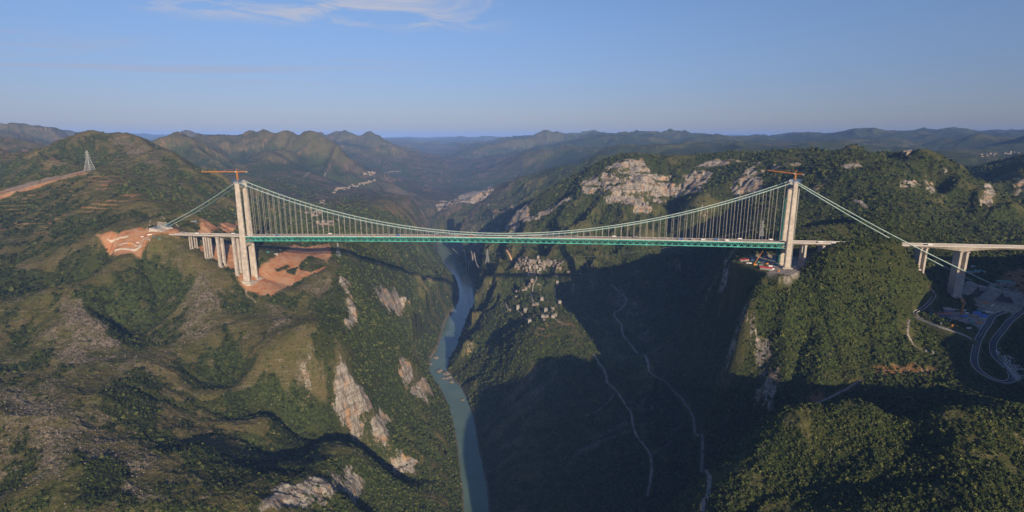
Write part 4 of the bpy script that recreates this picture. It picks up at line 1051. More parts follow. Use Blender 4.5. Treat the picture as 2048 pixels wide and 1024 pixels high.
for i in range(1, NP - 1):
    mb = MB(); hanger(mb, S_[i], 3.2)
    PART(mb, 'hanger', M['rope'])
mb = MB()
for i in range(1, NP - 1): hanger(mb, S_[i], 32.8)
o = PART(mb, 'hanger', M['rope']); o['kind'] = 'stuff'

# ------------------------------------------------------------------ approach viaducts
def s_at(px, o=0, py=495):
    return z_on(px, py, o)[0]
def viaduct(label, s0, s1, depth, piers, name='approach_viaduct'):
    """piers: (distance along, sideways places of the columns, column size, foot height or None)"""
    zz = [deck(s) for s in (s0, s1)]
    v = empty(name, label, 'viaduct', A3((s0 + s1) / 2, 18, min(zz) - 40))
    n_ = 90; ss = np.linspace(s0, s1, n_)
    mb = MB(); prof0 = None; prev = None
    for s in ss:
        dp = depth(s) if callable(depth) else depth; z = deck(s)
        ring = [mb.bm.verts.new(A3(s, 18 + a, z + h)) for a, h in ((-14.4, -.9), (-14.4, -.1), (14.4, -.1), (14.4, -.9), (8.5, -dp), (2.5, -dp), (2.2, -1.8), (-2.2, -1.8), (-2.5, -dp), (-8.5, -dp))]
        if prev:
            for k in range(10): mb.bm.faces.new((prev[k], prev[(k + 1) % 10], ring[(k + 1) % 10], ring[k]))
        else: mb.bm.faces.new(ring)
        prev = ring
    mb.bm.faces.new(prev[::-1])
    under(mb.build('girder', M['concrete']), v)
    ln = [A3(s, 18, deck(s)) for s in ss]
    under(MB().sweep(ln, [(-13.6, -.09), (13.6, -.09), (13.6, .0), (-13.6, .0)]).build('road_surface', M['road_deck']), v)
    for o, w in ((-14.1, .7), (14.1, .7), (0, .8)):
        under(MB().sweep(ln, [(o - w / 2, -.08), (o + w / 2, -.08), (o + w / 2, 1.3), (o - w / 2, 1.3)]).build('parapet' if o else 'median_barrier', M['white_rail']), v)
    for s, offs, (wa, wt_), foot in piers:
        dp = depth(s) if callable(depth) else depth; zt = deck(s) - dp - 1.6
        mb = MB(); mb.box(A3(s, 18, zt + .2), (wa * 1.15, max(offs) - min(offs) + wt_ * 1.3, 1.3), AX)
        p = under(mb.build('pier', M['pier']), v)
        for o in offs:
            q = A3(s, o, 0); zb = (height(q[0], q[1]) if foot is None else foot) - 3
            c = MB().box(A3(s, o, zb), (wa, wt_, zt - zb), AX)
            if zt - zb > 30: [c.box(A3(s, o, z), (wa * 1.02, wt_ * 1.02, .4), AX) for z in np.arange(zb + 8, zt - 3, 9)]
            c.box(A3(s, o, zb), (wa * 1.7, wt_ * 1.5, 4.5), AX)
            cc = c.build('column', M['pier']); cc.parent = p; cc.matrix_parent_inverse = _M()
            cc.matrix_parent_inverse = p.matrix_parent_inverse.inverted() @ _M.Translation(-Vector(v.location)) if False else _M()
        # struts between slim columns
        if len(offs) == 4:
            for zf in (.35, .7):
                z = zt - (zt - height(*A3(s, 18, 0)[:2])) * zf
                for a, b in ((0, 1), (2, 3)): st_ = MB().bar(A3(s, offs[a], z), A3(s, offs[b], z), wa * .7, 1.2).build('strut', M['pier']); st_.parent = p
    return v
wide = (9, 27); four = (5, 13, 23, 31)
viaduct('pale concrete approach viaduct on slender piers beside the left tower', s_at(345, 18, 473), -8, 5.0, [(s_at(388, 18), four, (2.6, 2.6), None), (s_at(416, 18), four, (3.6, 3.2), None), (s_at(441, 18), wide, (6.5, 6), None), (s_at(473, 18), wide, (7, 6.5), None)])
viaduct('short concrete approach viaduct from the right tower into the wooded hilltop', SPAN + 8, s_at(1745, 18), 5.0, [(s_at(1607, 18), four, (4.5, 3.2), None), (s_at(1643, 18), four, (4.2, 3.2), None)])
sp1, sp2 = s_at(1843, 18, 500), s_at(1922, 18, 510)
def haunch(s):
    return 5.0 + 7.5 * max(0, 1 - abs(s - sp2) / 75) ** 1.5
vd = viaduct('tall rigid frame viaduct with haunched girder leaving the hill at the right edge', s_at(1775, 18, 490), sp2 + 820, haunch, [(sp1 - 5.5, (18,), (3.8, 21), None), (sp1 + 5.5, (18,), (3.8, 21), None), (sp2 - 6.5, (18,), (4.6, 23), None), (sp2 + 6.5, (18,), (4.6, 23), None)], 'frame_viaduct')
zb = height(*A3(sp2, 18, 0)[:2]) - 2
under(MB().box(A3(sp2, 18, zb), (17.8, 23.6, (deck(sp2) - zb) * .47), AX).build('pier_base', M['pier']), vd)
# ------------------------------------------------------------------ tower cranes
def lattice(mb, a, b, w0, w1, n_, t, cross=True):
    """square lattice mast from a to b"""
    a = np.array(a, float); b = np.array(b, float); d = b - a; L_ = np.linalg.norm(d); d /= L_
    u = np.cross(d, (0, 0, 1)) if abs(d[2]) < .9 else np.cross(d, (AX[1], -AX[0], 0)); u /= np.linalg.norm(u); v = np.cross(u, d)
    ring = lambda f: [a + d * L_ * f + (u * i + v * j) * (w0 + (w1 - w0) * f) / 2 for i, j in ((-1, -1), (1, -1), (1, 1), (-1, 1))]
    R0 = [ring(i / n_) for i in range(n_ + 1)]
    for r0, r1 in zip(R0[:-1], R0[1:]):
        for k in range(4):
            mb.bar(r0[k], r1[k], t)
            if cross: mb.bar(r0[k], r1[(k + 1) % 4], t * .7); mb.bar(r0[(k + 1) % 4], r1[k], t * .7)
            mb.bar(r1[k], r1[(k + 1) % 4], t * .7)
def tower_crane(base, mast, jib, cjib, ang, rise, label, group=None):
    c = empty('tower_crane', label, 'crane', base)
    b = np.zeros(3); top = b + (0, 0, mast); d = np.array((math.cos(ang), math.sin(ang), math.tan(rise))); d2 = np.array((-math.cos(ang), -math.sin(ang), -math.tan(rise) * .6))
    mb = MB(); lattice(mb, b, top, 2.6, 2.6, max(int(mast / 3), 3), .5); mb.build('mast', M['orange'], c)
    mb = MB(); lattice(mb, top, top + d * jib, 2.4, 1.2, 16, .45); mb.build('jib', M['orange'], c)
    mb = MB(); lattice(mb, top, top + d2 * cjib, 2.2, 1.8, 5, .45); j = mb.build('counter_jib', M['orange'], c)
    MB().box(top + d2 * cjib * .92 - (0, 0, 2.4), (3.6, 2.6, 3.6), d2[:2]).build('counterweight', M['grey_concrete'], j)
    MB().box(top + d * 2.2 + np.array((-d[1], d[0], 0)) * 2.2 - (0, 0, 1.2), (2.2, 1.8, 2.4), d[:2]).build('cab', PAINT['white'], c)
    mb = MB(); apex = top + (0, 0, 7.5); mb.bar(top, apex, .8); mb.bar(apex, top + d * jib * .55 + (0, 0, .8), .25); mb.bar(apex, top + d2 * cjib * .85 + (0, 0, .8), .25); mb.build('tie_bar', M['orange'], c)
    h = top + d * jib * .7; mb = MB(); mb.box(h - (0, 0, 1.6), (1.8, 1.4, .9), d[:2]); mb.bar(h - (0, 0, 1), h - (0, 0, 9), .18); mb.box(h - (0, 0, 10), (.9, .9, 1.2)); mb.build('hook_block', M['orange'], c)
    return c
q = A3(1.5, 5.5, ZT[0] + 2); tower_crane(q, 28, 92, 27, math.pi + .04, .0, 'orange tower crane with long level jib on top of the left bridge tower')
q = A3(SPAN - 1, 5.5, ZT[1] + 2); tower_crane(q, 19, 60, 17, math.pi * .80, .10, 'orange tower crane with raised jib on top of the right bridge tower')

# ------------------------------------------------------------------ lattice pylons
def pylon(p, h, w, label):
    c = empty('pylon', label, 'pylon', p)
    mb = MB(); lattice(mb, (0, 0, -1), (0, 0, h * .62), w, w * .28, 6, h * .011 + .12)
    mb.build('leg_frame', M['galv'], c)
    mb = MB(); lattice(mb, (0, 0, h * .62), (0, 0, h), w * .28, w * .10, 5, h * .008 + .1); mb.build('mast_head', M['galv'], c)
    for f, k in ((.66, .62), (.78, .50), (.90, .38)):
        mb = MB()
        for s_ in (-1, 1):
            e = np.array((AX[0] * s_ * w * k, AX[1] * s_ * w * k, h * f)); mb.bar((0, 0, h * f + h * .03), e, h * .007 + .1); mb.bar((0, 0, h * f - h * .015), e, h * .007 + .1)
        mb.build('cross_arm', M['galv'], c)
    return c
p = ground(180, 342); PYL = pylon(p, 78, 27, 'tall grey lattice pylon beside the pale dirt road on the left ridge')
p = ground(1522, 478); P2 = p; pylon(p, 36.0 / FPX * np.hypot(p[0], p[1]) * .97, 14, 'grey lattice pylon on the slope behind the right bridge tower')
p = ground(677, 512); P3 = p; pylon(p, 42, 13, 'lattice pylon on the rim right of the red earth site under the bridge')
p = ground(975, 527); P4 = p; pylon(p, 30.0 / FPX * np.hypot(p[0], p[1]), 20, 'slender lattice pylon on the right river bank below mid span')
mb = MB()
for o in (-6, 0, 6):
    a = np.array((P2[0] + o, P2[1], P2[2] + 40)); b = np.array((P4[0] + o, P4[1], P4[2] + 60)); pts_ = [a + (b - a) * f - np.array((0, 0, 60 * 4 * f * (1 - f))) for f in np.linspace(0, 1, 24)]
    mb.tube(pts_, .14, 3)
tag(mb.build('power_line', M['galv']), 'thin sagging power line strung over the gorge between the two lattice pylons', 'power line')

# ------------------------------------------------------------------ anchorages
def local(s, o):
    return A3(s, o, 0)[:2]
# left: two concrete splay blocks and twin tunnel mouths
def oriented(name, label, cat, s, o, z, rz=None, group=None):
    p = local(s, o); return empty(name, label, cat, (p[0], p[1], z), math.atan2(AX[1], AX[0]) if rz is None else rz, group)
for la, o, dz, lab in ((LANCH, 2.8, 0, 'nearer concrete cable anchor block with blue frame at the left bridge end'), (LANCH2, 33.2, 0, 'farther concrete cable anchor block set into the slope at the left bridge end')):
    zg = height(*local(la[0], o)); e = oriented('anchor_block', lab, 'anchorage', la[0], o, la[1] - 9); h = 9
    MB().hexa([(-22, -9, -6), (16, -9, -6), (16, 9, -6), (-22, 9, -6)], [(-18, -7.5, h + 3), (2, -7.5, h + 1), (2, 7.5, h + 1), (-18, 7.5, h + 3)]).build('splay_chamber', M['concrete'], e)
    mb = MB(); [mb.bar((x, y, h), (x, y, h + 7), .5) for x in (-4, 5) for y in (-7, 7)]; [mb.bar((-4, y, h + z), (5, y, h + z), .5) for y in (-7, 7) for z in (3, 7)]; [mb.bar((x, -7, h + 7), (x, 7, h + 7), .5) for x in (-4, 5)]
    mb.build('working_frame', M['blue_steel'], e)
e = oriented('tunnel_portal', 'concrete tunnel portal with two dark round mouths at the left viaduct end', 'tunnel', s_at(337, 18, 466), 18, deck(-200) - 2)
mb = MB(); mb.box((-5, 0, 0), (8, 44, 13)); mb.build('head_wall', M['concrete'], e)
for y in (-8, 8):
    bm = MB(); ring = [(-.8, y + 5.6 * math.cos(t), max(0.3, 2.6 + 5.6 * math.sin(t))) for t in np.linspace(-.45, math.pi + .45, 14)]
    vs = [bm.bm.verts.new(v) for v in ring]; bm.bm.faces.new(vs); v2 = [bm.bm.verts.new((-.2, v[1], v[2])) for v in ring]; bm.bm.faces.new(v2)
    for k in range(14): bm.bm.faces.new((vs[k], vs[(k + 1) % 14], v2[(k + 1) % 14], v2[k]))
    bm.build('tunnel_shade_disc', M['glass'], e)  # solid disc; the darkness inside the tunnel is put into its colour
# slope grid of concrete ribs
def slope_grid(corners, nu, nv, w, label, mat):
    P = [ground(*c) for c in corners]
    def at(u, v):
        a = P[0] * (1 - u) + P[1] * u; b = P[3] * (1 - u) + P[2] * u; q = a * (1 - v) + b * v; return (q[0], q[1], height(q[0], q[1]) + .5)
    mb = MB()
    for i in range(nu + 1):
        ln = [at(i / nu, v) for v in np.linspace(0, 1, nv * 2 + 1)]; [mb.bar(a, b, w) for a, b in zip(ln[:-1], ln[1:])]
    for j in range(nv + 1):
        ln = [at(u, j / nv) for u in np.linspace(0, 1, nu * 2 + 1)]; [mb.bar(a, b, w) for a, b in zip(ln[:-1], ln[1:])]
    return tag(mb.build('retaining_grid', mat), label, 'retaining wall')
slope_grid([(306,462),(334,460),(332,445),(316,444)], 9, 5, 1.3, 'arched concrete rib grid holding the slope above the left anchorage', M['concrete'])
slope_grid([(1990,702),(2003,698),(2022,716),(2008,722)], 5, 6, .8, 'smaller concrete rib grid on the bank above the switchback bend', M['white_rail'])
slope_grid([(2006,726),(2024,714),(2056,748),(2038,764)], 7, 11, .8, 'larger concrete rib grid on the bank beside the switchback bend', M['white_rail'])
rp = centreline([(293,459),(300,447),(306,436),(312,433),(325,434),(338,438),(350,446),(360,454)], 5, 2)
tag(ribbon('catch_ditch', rp, 3.0, M['path'], .5, 0, None, 1.0), 'pale curved drainage ditch arching over the left anchorage slope', 'ditch')

# right: two big A shaped concrete anchor blocks
def a_block(px, py, o, label, k=1.0):
    s, z = z_on(px, py, o); zg = height(*local(s + 10, o)); e = oriented('anchor_block', label, 'anchorage', s, o, zg)
    h = max(z - zg, 18); w = 10
    leg = [(-34, -8), (-10, -8), (10, h - 5), (8, h - 1), (3, h + 2), (-4, h + 1)]
    MB().hexa([(x, -w, zz) for x, zz in leg], [(x, w, zz) for x, zz in leg]).build('cable_strut', M['grey_concrete'], e)
    back = [(10.3, h - 5), (34, h - 8), (62, -8), (40, -8), (28, h * .38), (15, h - 14)]
    MB().hexa([(x, -w, zz) for x, zz in back], [(x, w, zz) for x, zz in back]).build('anchor_body', M['grey_concrete'], e)
    web = [(-9.5, -8), (39.5, -8), (27.5, h * .37), (15, h - 14.5), (9.3, h - 6)]
    MB().hexa([(x, -w * .55, zz) for x, zz in web], [(x, w * .55, zz) for x, zz in web]).build('web_wall', M['slate'], e)
    return e
a_block(1990, 578, 2.8, 'nearer grey A shaped concrete anchor block where the right cables end'); a_block(1942, 566, 33.2, 'farther grey A shaped concrete anchor block behind the tall viaduct pier')

# ------------------------------------------------------------------ sheds, yards and machines
def shed(px, py, L_, W_, Hh, roof, wall, label, ang=0.0, kind='gable', group=None, name='shed', cat='shed'):
    p = ground(px, py); e = empty(name, label, cat, (p[0], p[1], min(height(p[0] + dx, p[1] + dy) for dx in (-L_/2, L_/2) for dy in (-W_/2, W_/2)) - .2), ang, group)
    MB().box((0, 0, 0), (L_, W_, Hh)).build('wall', M[wall], e)
    r = W_ * .16 if kind == 'gable' else .5; ov = .6
    if kind == 'gable':
        mb = MB(); pr = [(-W_/2 - ov, Hh - .05), (W_/2 + ov, Hh - .05), (W_/2 + ov, Hh + .35), (0, Hh + r + .35), (-W_/2 - ov, Hh + .35)]
        mb.hexa([(-L_/2 - ov, y, z) for y, z in pr], [(L_/2 + ov, y, z) for y, z in pr])
    else: mb = MB().box((0, 0, Hh + .02), (L_ + 1, W_ + 1, r))
    mb.build('roof', M[roof], e)
    MB().box((-L_ * .2, -W_/2 - .08, .1), (3.2, .14, min(3.4, Hh * .8))).build('door', M['grey_roof'], e)
    for k in range(3): MB().box((L_ * (.02 + .15 * k), -W_/2 - .08, Hh * .45), (L_ * .08, .14, Hh * .3)).build('window', M['glass'], e)
    return e
shed(1487, 522, 24, 9, 4, 'red_roof', 'grey_concrete', 'smaller red roofed shed at the gorge edge of the right tower platform', .25)
shed(1532, 539, 26, 12, 5, 'red_roof', 'grey_concrete', 'larger red roofed shed near the front of the right tower platform', -.45)
shed(548, 507, 22, 9, 6, 'white_roof', 'house_white', 'white cabin beside the red earth site below the left deck', .2, 'flat')
shed(327, 473, 22, 9, 5, 'blue_roof', 'grey_concrete', 'blue roofed shed in front of the left tunnel portal', .3, 'flat')
shed(385, 441, 26, 10, 8, 'grey_roof', 'grey_roof', 'dark grey sheet metal building alone on the hill above the left viaduct', .25, 'flat')
shed(1871, 641, 48, 13, 5, 'blue_roof', 'grey_concrete', 'long blue roofed shed along the left road edge of the right yard', -.33)
shed(1917, 655, 42, 10, 5, 'blue_roof', 'grey_concrete', 'long blue roofed shed along the front road edge of the right yard', -.30)
shed(1925, 648, 62, 14, 5, 'grey_roof', 'grey_roof', 'long pale grey shed behind the front blue roof in the right yard', -.30)
shed(1953, 629, 20, 12, 5, 'blue_roof', 'house_white', 'short blue roofed shed nearest the anchor blocks in the right yard', .8)
shed(1966, 636, 22, 12, 5, 'blue_roof', 'house_white', 'short blue roofed shed at the road corner of the right yard', .8)
shed(1927, 634, 14, 8, 4, 'blue_roof', 'grey_concrete', 'small blue roofed shed in the middle of the right yard', .1)
shed(1912, 619, 46, 14, 6, 'white_roof', 'grey_concrete', 'white roofed open shed behind the red rebar yard', -.30, 'flat')
shed(2008, 570, 34, 22, 9, 'green_roof', 'grey_concrete', 'green roofed work shelter over the right cable anchorage', -.2, 'flat')
shed(1951, 543, 44, 20, 6, 'green_roof', 'house_white', 'green roofed batching shed on the slope behind the tall viaduct pier', .35, 'flat')
shed(1944, 534, 16, 9, 5, 'white_roof', 'house_white', 'small white cabin behind the green roofed batching shed', .35, 'flat')
p = ground(1888, 628); e = empty('rebar_yard', 'square yard stacked with red rebar cages inside a dark frame', 'yard', p, -.30)
MB().box((0, 0, -.5), (44, 34, .9)).build('slab', M['slate'], e)
mb = MB()
for i in range(13):
    for j in range(9):
        if rng.random() < .86: mb.box((-19.5 + i * 3.2 + rng.uniform(-.3, .3), -14.5 + j * 3.6, .42), (rng.uniform(2, 2.9), rng.uniform(2.2, 3.3), rng.uniform(.5, 2.4)))
mb.build('rebar_stack', M['rubble'], e)
mb = MB(); [mb.box((x, 0, .42), (1.0, 34, 2.4)) for x in (-22, 22)]; [mb.box((0, y, .42), (43, 1.0, 2.4)) for y in (-17, 17)]; mb.build('frame', M['blue_steel'], e)
tower_crane(tuple(ground(1922, 634) + (0, 0, 0)), 34, 34, 11, 1.1, .02, 'orange tower crane standing among the blue roofs of the right yard')
def mobile_crane(px, py, ang, label):
    p = ground(px, py); e = empty('mobile_crane', label, 'crane', p, ang)
    mb = MB(); mb.box((0, 0, 1.0), (11, 3, 1.1)); mb.build('chassis', PAINT['orange'], e)
    mb = MB(); mb.box((-2, 0, 2.12), (5.5, 2.8, 2.2)); mb.build('upper_body', PAINT['orange'], e)
    mb = MB(); mb.box((4.4, 0, 2.12), (2.0, 2.6, 1.9)); mb.build('cab', PAINT['white'], e)
    mb = MB(); mb.bar((-3, 0, 4), (14, 0, 27), 1.1); mb.bar((14, 0, 27), (20, 0, 35), .7); mb.build('boom', M['orange'], e)
    for x in (-4, -1.5, 2, 4.2):
        for y in (-1.4, 1.4):
            MB().bar((x, y - .3, .75), (x, y + .3, .75), 1.5, 1.5, 10).build('wheel', M['slate'], e)
mobile_crane(1510, 531, .35, 'orange mobile crane with raised boom on the right tower platform')
# stacks of material
def stack(px, py, L_, W_, Hh, col, label, group, ang, nm='container', cat='container'):
    p = ground(px, py); e = empty(nm, label, cat, (p[0], p[1], p[2] - .1), ang, group)
    MB().box((0, 0, 0), (L_, W_, Hh)).build('body', PAINT[col], e)
    mb = MB(); [mb.box((-L_/2 + .5 + k * (L_ - 1) / 9, y, .15), (.18, .12, Hh - .3)) for k in range(10) for y in (-W_/2 - .06, W_/2 + .06)]; mb.build('rib', PAINT[col], e)
    MB().box((L_/2 + .05, 0, .15), (.1, W_ * .9, Hh * .88)).build('door', PAINT['grey'], e)
cols = ('white', 'blue', 'teal', 'grey', 'white', 'orange')
yard_r = [(1498,527),(1504,521),(1517,525),(1522,531),(1528,524),(1535,528),(1541,533),(1548,521),(1552,530),(1512,517),(1545,539),(1557,543),(1590,535)]
for i, (px, py) in enumerate(yard_r): stack(px, py, rng.choice((6, 9, 12)), 2.6, 2.7, cols[i % 6], cols[i % 6] + ' container among material on the right tower platform', 'containers on the right tower platform', rng.uniform(-.6, .6))
yard_b = [(1858,634),(1865,630),(1882,647),(1900,643),(1905,652),(1934,627),(1940,640),(1945,646),(1950,654),(1938,657),(1958,646),(1930,622),(1942,618),(1960,622),(1968,617),(1978,625),(1972,606),(1985,612)]
for i, (px, py) in enumerate(yard_b): stack(px, py, rng.choice((6, 9, 12)), 2.6, 2.7, cols[(i + 1) % 6], cols[(i + 1) % 6] + ' container standing in the yard below the tall viaduct pier', 'containers in the right construction yard', rng.uniform(-.6, .9))
yard_l = [(300,470),(308,474),(318,478),(296,478),(285,474),(262,488),(276,486),(352,470),(536,505),(560,500)]
for i, (px, py) in enumerate(yard_l): stack(px, py, rng.choice((6, 9, 12)), 2.6, 2.7, cols[i % 6], cols[i % 6] + ' container on the red earth around the left anchorage', 'containers on the left construction site', rng.uniform(-.6, .6))
# retaining walls of the left site
for pts_, hh, lab in (([(215,480),(235,478),(257,474)], 7, 'pale concrete retaining wall along the upper red earth terrace'), ([(230,503),(255,499),(283,492)], 7, 'pale concrete retaining wall along the lowest red earth terrace'), ([(240,491),(265,488),(300,481)], 3, 'low pale wall beside the middle haul road of the left site')):
    c = centreline(pts_, 6, 2); tag(ribbon('retaining_wall', c, 2.2, M['concrete'], hh * .6, 0, None, hh), lab, 'retaining wall')
c = centreline([(1850,702),(1868,706)], 4, 1); tag(ribbon('check_dam', c, 5, M['grey_concrete'], 3, 0, None, 5), 'pale concrete check dam at the foot of the drain on the right slope', 'dam')

# ------------------------------------------------------------------ houses
def house_kind(kind):
    e = bpy.data.objects.new('house', None)
    L_, W_, Hh = dict(flat=(11, 9, 8.4), tall=(10, 9, 11), gable=(13, 8, 5.2), low=(14, 9, 4))[kind]
    wall = dict(flat='house_tan', tall='house_white', gable='house_tan', low='house_tan')[kind]
    MB().box((0, 0, -3), (L_, W_, Hh + 3)).build('wall', M[wall], e)
    if kind in ('flat', 'tall'):
        mb = MB(); mb.box((0, 0, Hh + .02), (L_ + .8, W_ + .8, .35)); mb.box((L_ * .25, W_ * .2, Hh + .37), (L_ * .3, W_ * .35, 2.3)); [mb.box((x, 0, Hh + .37), (.25, W_ + .5, .8)) for x in (-L_/2, L_/2)]; [mb.box((0, y, Hh + .37), (L_ - .3, .25, .8)) for y in (-W_/2, W_/2)]
        mb.build('roof', M['flat_roof'], e)
    else:
        r = W_ * .24; pr = [(-W_/2 - .8, Hh - .3), (0, Hh + r - .3), (W_/2 + .8, Hh - .3), (W_/2 + .8, Hh), (0, Hh + r + .1), (-W_/2 - .8, Hh)]
        MB().hexa([(-L_/2 - .7, y, z) for y, z in pr], [(L_/2 + .7, y, z) for y, z in pr]).build('roof', M['slate'], e)
    for f in range(int(Hh // 3.3) or 1):
        for k in range(3):
            if f == 0 and k == 1: continue
            MB().box((-L_ * .32 + L_ * .32 * k, -W_/2 - .05, 1.1 + f * 3.2), (1.7, .12, 1.5)).build('window', M['glass'], e)
    MB().box((0, -W_/2 - .06, 0), (1.6, .12, 2.3)).build('door', M['slate'], e)
    return e
KIND = {k: house_kind(k) for k in ('flat', 'tall', 'gable', 'low')}
used = set()
KN = dict(flat='two storey tan house', tall='three storey white house', gable='tan gabled house', low='long low farmhouse')
def house(px, py, kind, label, group, rz=None, scale=1.0):
    p = ground(px, py); rz = rng.uniform(-.5, .5) if rz is None else rz
    if kind in used: o = copy_tree(KIND[kind], p, rz, (scale,) * 3)
    else:
        used.add(kind); o = KIND[kind]; C.objects.link(o); o.location = p; o.rotation_euler = (0, 0, rz); o.scale = (scale,) * 3
    return tag(o, label, 'house', group)
special = [((1059,646), 'tall', 'white house lowest on the village knoll, at the edge of the wood'), ((1051,623), 'tall', 'single white house at the knoll road bend above the wood'), ((1036,617), 'tall', 'white house beside the knoll track nearest the river'), ((1018,621), 'gable', 'small grey roofed house farthest out towards the river'), ((1064,563), 'flat', 'flat roofed tan house just below the dense village'), ((1094,558), 'low', 'long farmhouse right of the track below the dense village'), ((1115,568), 'tall', 'house at the upper end of the pale knoll road'), ((1119,608), 'tall', 'white house at the pale road above the terraces'), ((1084,601), 'tall', 'tall white house alone in the middle of the knoll'), ((1137,547), 'flat', 'flat roofed tan house alone on the dark slope right of the dense village'), ((1113,551), 'gable', 'small house between the dense village and the lone tan house')]
for (px, py), k, lab in special: house(px, py, k, lab, None, None, 1.15)
for px, py in ((1074,611),(1068,612),(1092,623),(1107,624),(1110,633),(1106,637),(1090,633),(1086,637),(1094,636),(1088,641),(1105,620)): 
    k = rng.choice(('flat', 'tall', 'gable')); house(px, py, k, KN[k] + ' in the lower hamlet on the knoll', 'houses of the lower hamlet', None, 1.1)
for px, py in ((1061,571),(1058,575),(1052,579),(1047,580),(1026,586),(1030,584),(1034,583),(1032,594),(1077,569),(1060,568),(1084,577)):
    k = rng.choice(('flat', 'gable', 'low')); house(px, py, k, KN[k] + ' along the track between village and hamlet', 'houses along the village track')
done = []
tries = 0
poly_v = [(1028,531),(1040,519),(1070,515),(1092,520),(1128,524),(1126,536),(1108,543),(1088,541),(1078,552),(1056,551),(1050,540),(1032,540)]
def inside(px, py, poly):
    c = False
    for (x0, y0), (x1, y1) in zip(poly, poly[1:] + poly[:1]):
        if (y0 > py) != (y1 > py) and px < (x1 - x0) * (py - y0) / (y1 - y0) + x0: c = not c
    return c
def fill(poly, n_, gap):
    out = []; xs = [p[0] for p in poly]; ys = [p[1] for p in poly]; t = 0
    while len(out) < n_ and t < 4000:
        t += 1; px, py = rng.uniform(min(xs), max(xs)), rng.uniform(min(ys), max(ys))
        if inside(px, py, poly) and all((px - a) ** 2 + ((py - b) * 1.7) ** 2 > gap * gap for a, b in out): out.append((px, py))
    return out
for px, py in fill(poly_v, 74, 4.0):
    k = rng.choice(('flat', 'flat', 'gable', 'low', 'tall')); house(px, py, k, KN[k] + ' packed in the dense hillside village right of the river', 'houses of the dense village')
for poly, n_, lab, grp in (([(640,402),(648,400),(650,408),(640,412)], 6, 'in the topmost cluster behind the left cables', 'houses of the upper cluster behind the left cables'), ([(608,428),(622,418),(645,422),(642,432),(615,432)], 16, 'in the main hamlet behind the left cables', 'houses of the main hamlet behind the left cables'), ([(632,444),(660,440),(676,438),(680,446),(665,452),(645,454)], 12, 'in the lower hamlet behind the left cables', 'houses of the lower hamlet behind the left cables')):
    for px, py in fill(poly, n_, 3.2): k = rng.choice(('flat', 'gable', 'low')); house(px, py, k, KN[k] + ' ' + lab, grp, None, 1.15)
street = []
for f in np.linspace(0, 1, 26): street.append((668 + 80 * f + rng.uniform(-2, 2), 384 - 22 * f ** .85 + rng.uniform(-2.2, 2.2)))
for px, py in street: k = rng.choice(('flat', 'gable', 'low')); house(px, py, k, KN[k] + ' in the long street village on the far valley floor', 'houses of the far street village', None, 1.5)
for poly, n_, lab, grp in (([(718,347),(735,345),(752,343),(752,348),(738,351)], 14, 'in the far village at the foot of the hazy range', 'houses of the far range village'), ([(770,343),(800,341),(800,345),(772,346)], 8, 'in the small far hamlet right of the hazy range village', 'houses of the small far hamlet'), ([(1958,309),(2046,303),(2046,307),(1965,314)], 14, 'in the pale town on the hazy plain at the far right', 'houses of the far right town'), ([(1806,306),(1820,306),(1820,311),(1806,311)], 5, 'in the hamlet showing between the two far right summits', 'houses of the saddle hamlet')):
    for px, py in fill(poly, n_, 2.6): k = rng.choice(('flat', 'gable', 'low')); house(px, py, k, KN[k] + ' ' + lab, grp, None, 1.35)

# ------------------------------------------------------------------ traffic and plant on the deck
def wheelset(e, xs, y, r):
    for x in xs:
        for s_ in (-1, 1): MB().bar((x, s_ * y - .18, r), (x, s_ * y + .18, r), 2 * r, 2 * r, 10).build('wheel', M['slate'], e)
def car_kind(col):
    e = bpy.data.objects.new('car', None)
    MB().hexa([(-2.2, -.9, .4), (2.2, -.9, .4), (2.2, .9, .4), (-2.2, .9, .4)], [(-2.15, -.85, 1.0), (2.1, -.85, .9), (2.1, .85, .9), (-2.15, .85, 1.0)]).build('body', PAINT[col], e)
    MB().hexa([(-1.9, -.8, 1.02), (1.0, -.8, .98), (1.0, .8, .98), (-1.9, .8, 1.02)], [(-1.4, -.65, 1.55), (.35, -.65, 1.55), (.35, .65, 1.55), (-1.4, .65, 1.55)]).build('cabin', M['glass'], e)
    wheelset(e, (-1.35, 1.35), .85, .33); return e
def truck_kind(col):
    e = bpy.data.objects.new('truck', None)
    MB().hexa([(3.2, -1.2, .7), (5.2, -1.2, .7), (5.2, 1.2, .7), (3.2, 1.2, .7)], [(3.2, -1.2, 3.2), (4.7, -1.2, 3.2), (4.7, 1.2, 3.2), (3.2, 1.2, 3.2)]).build('cab', PAINT[col], e)
    MB().box((-1, 0, 1.1), (8, 2.5, 2.7)).build('cargo_box', PAINT[col if col != 'orange' else 'grey'], e)
    MB().box((.4, 0, .7), (9.4, 1.6, .38)).build('chassis', M['slate'], e)
    wheelset(e, (-3.6, -2.3, 4.0), 1.1, .5); return e
VK = {}
lane = [5.2, 8.8, 13, 23, 27, 31]
def vehicle(kind, col, s, o, label, group=None):
    key = (kind, col)
    if key not in VK: VK[key] = (car_kind if kind == 'car' else truck_kind)(col); src = None
    else: src = VK[key]
    p = A3(s, o, deck(s) + (-.04 if s > 0 and s < SPAN else .02)); rz = math.atan2(AX[1], AX[0]) + (math.pi if o > 18 else 0)
    if src is None: e = VK[key]; C.objects.link(e); e.location = p; e.rotation_euler = (0, 0, rz)
    else: e = copy_tree(src, p, rz)
    return tag(e, label, kind, group)
vehicle('truck', 'orange', s_at(748, 10), 9, 'orange truck on the deck left of mid span, nearest the orange barrier')
vehicle('truck', 'orange', s_at(912, 10), 9, 'orange truck on the deck just left of the cable low point')
vehicle('truck', 'red', s_at(943, 10), 12, 'red truck on the deck at the cable low point')
vehicle('truck', 'orange', s_at(1385, 10), 9, 'orange truck on the right half of the deck')
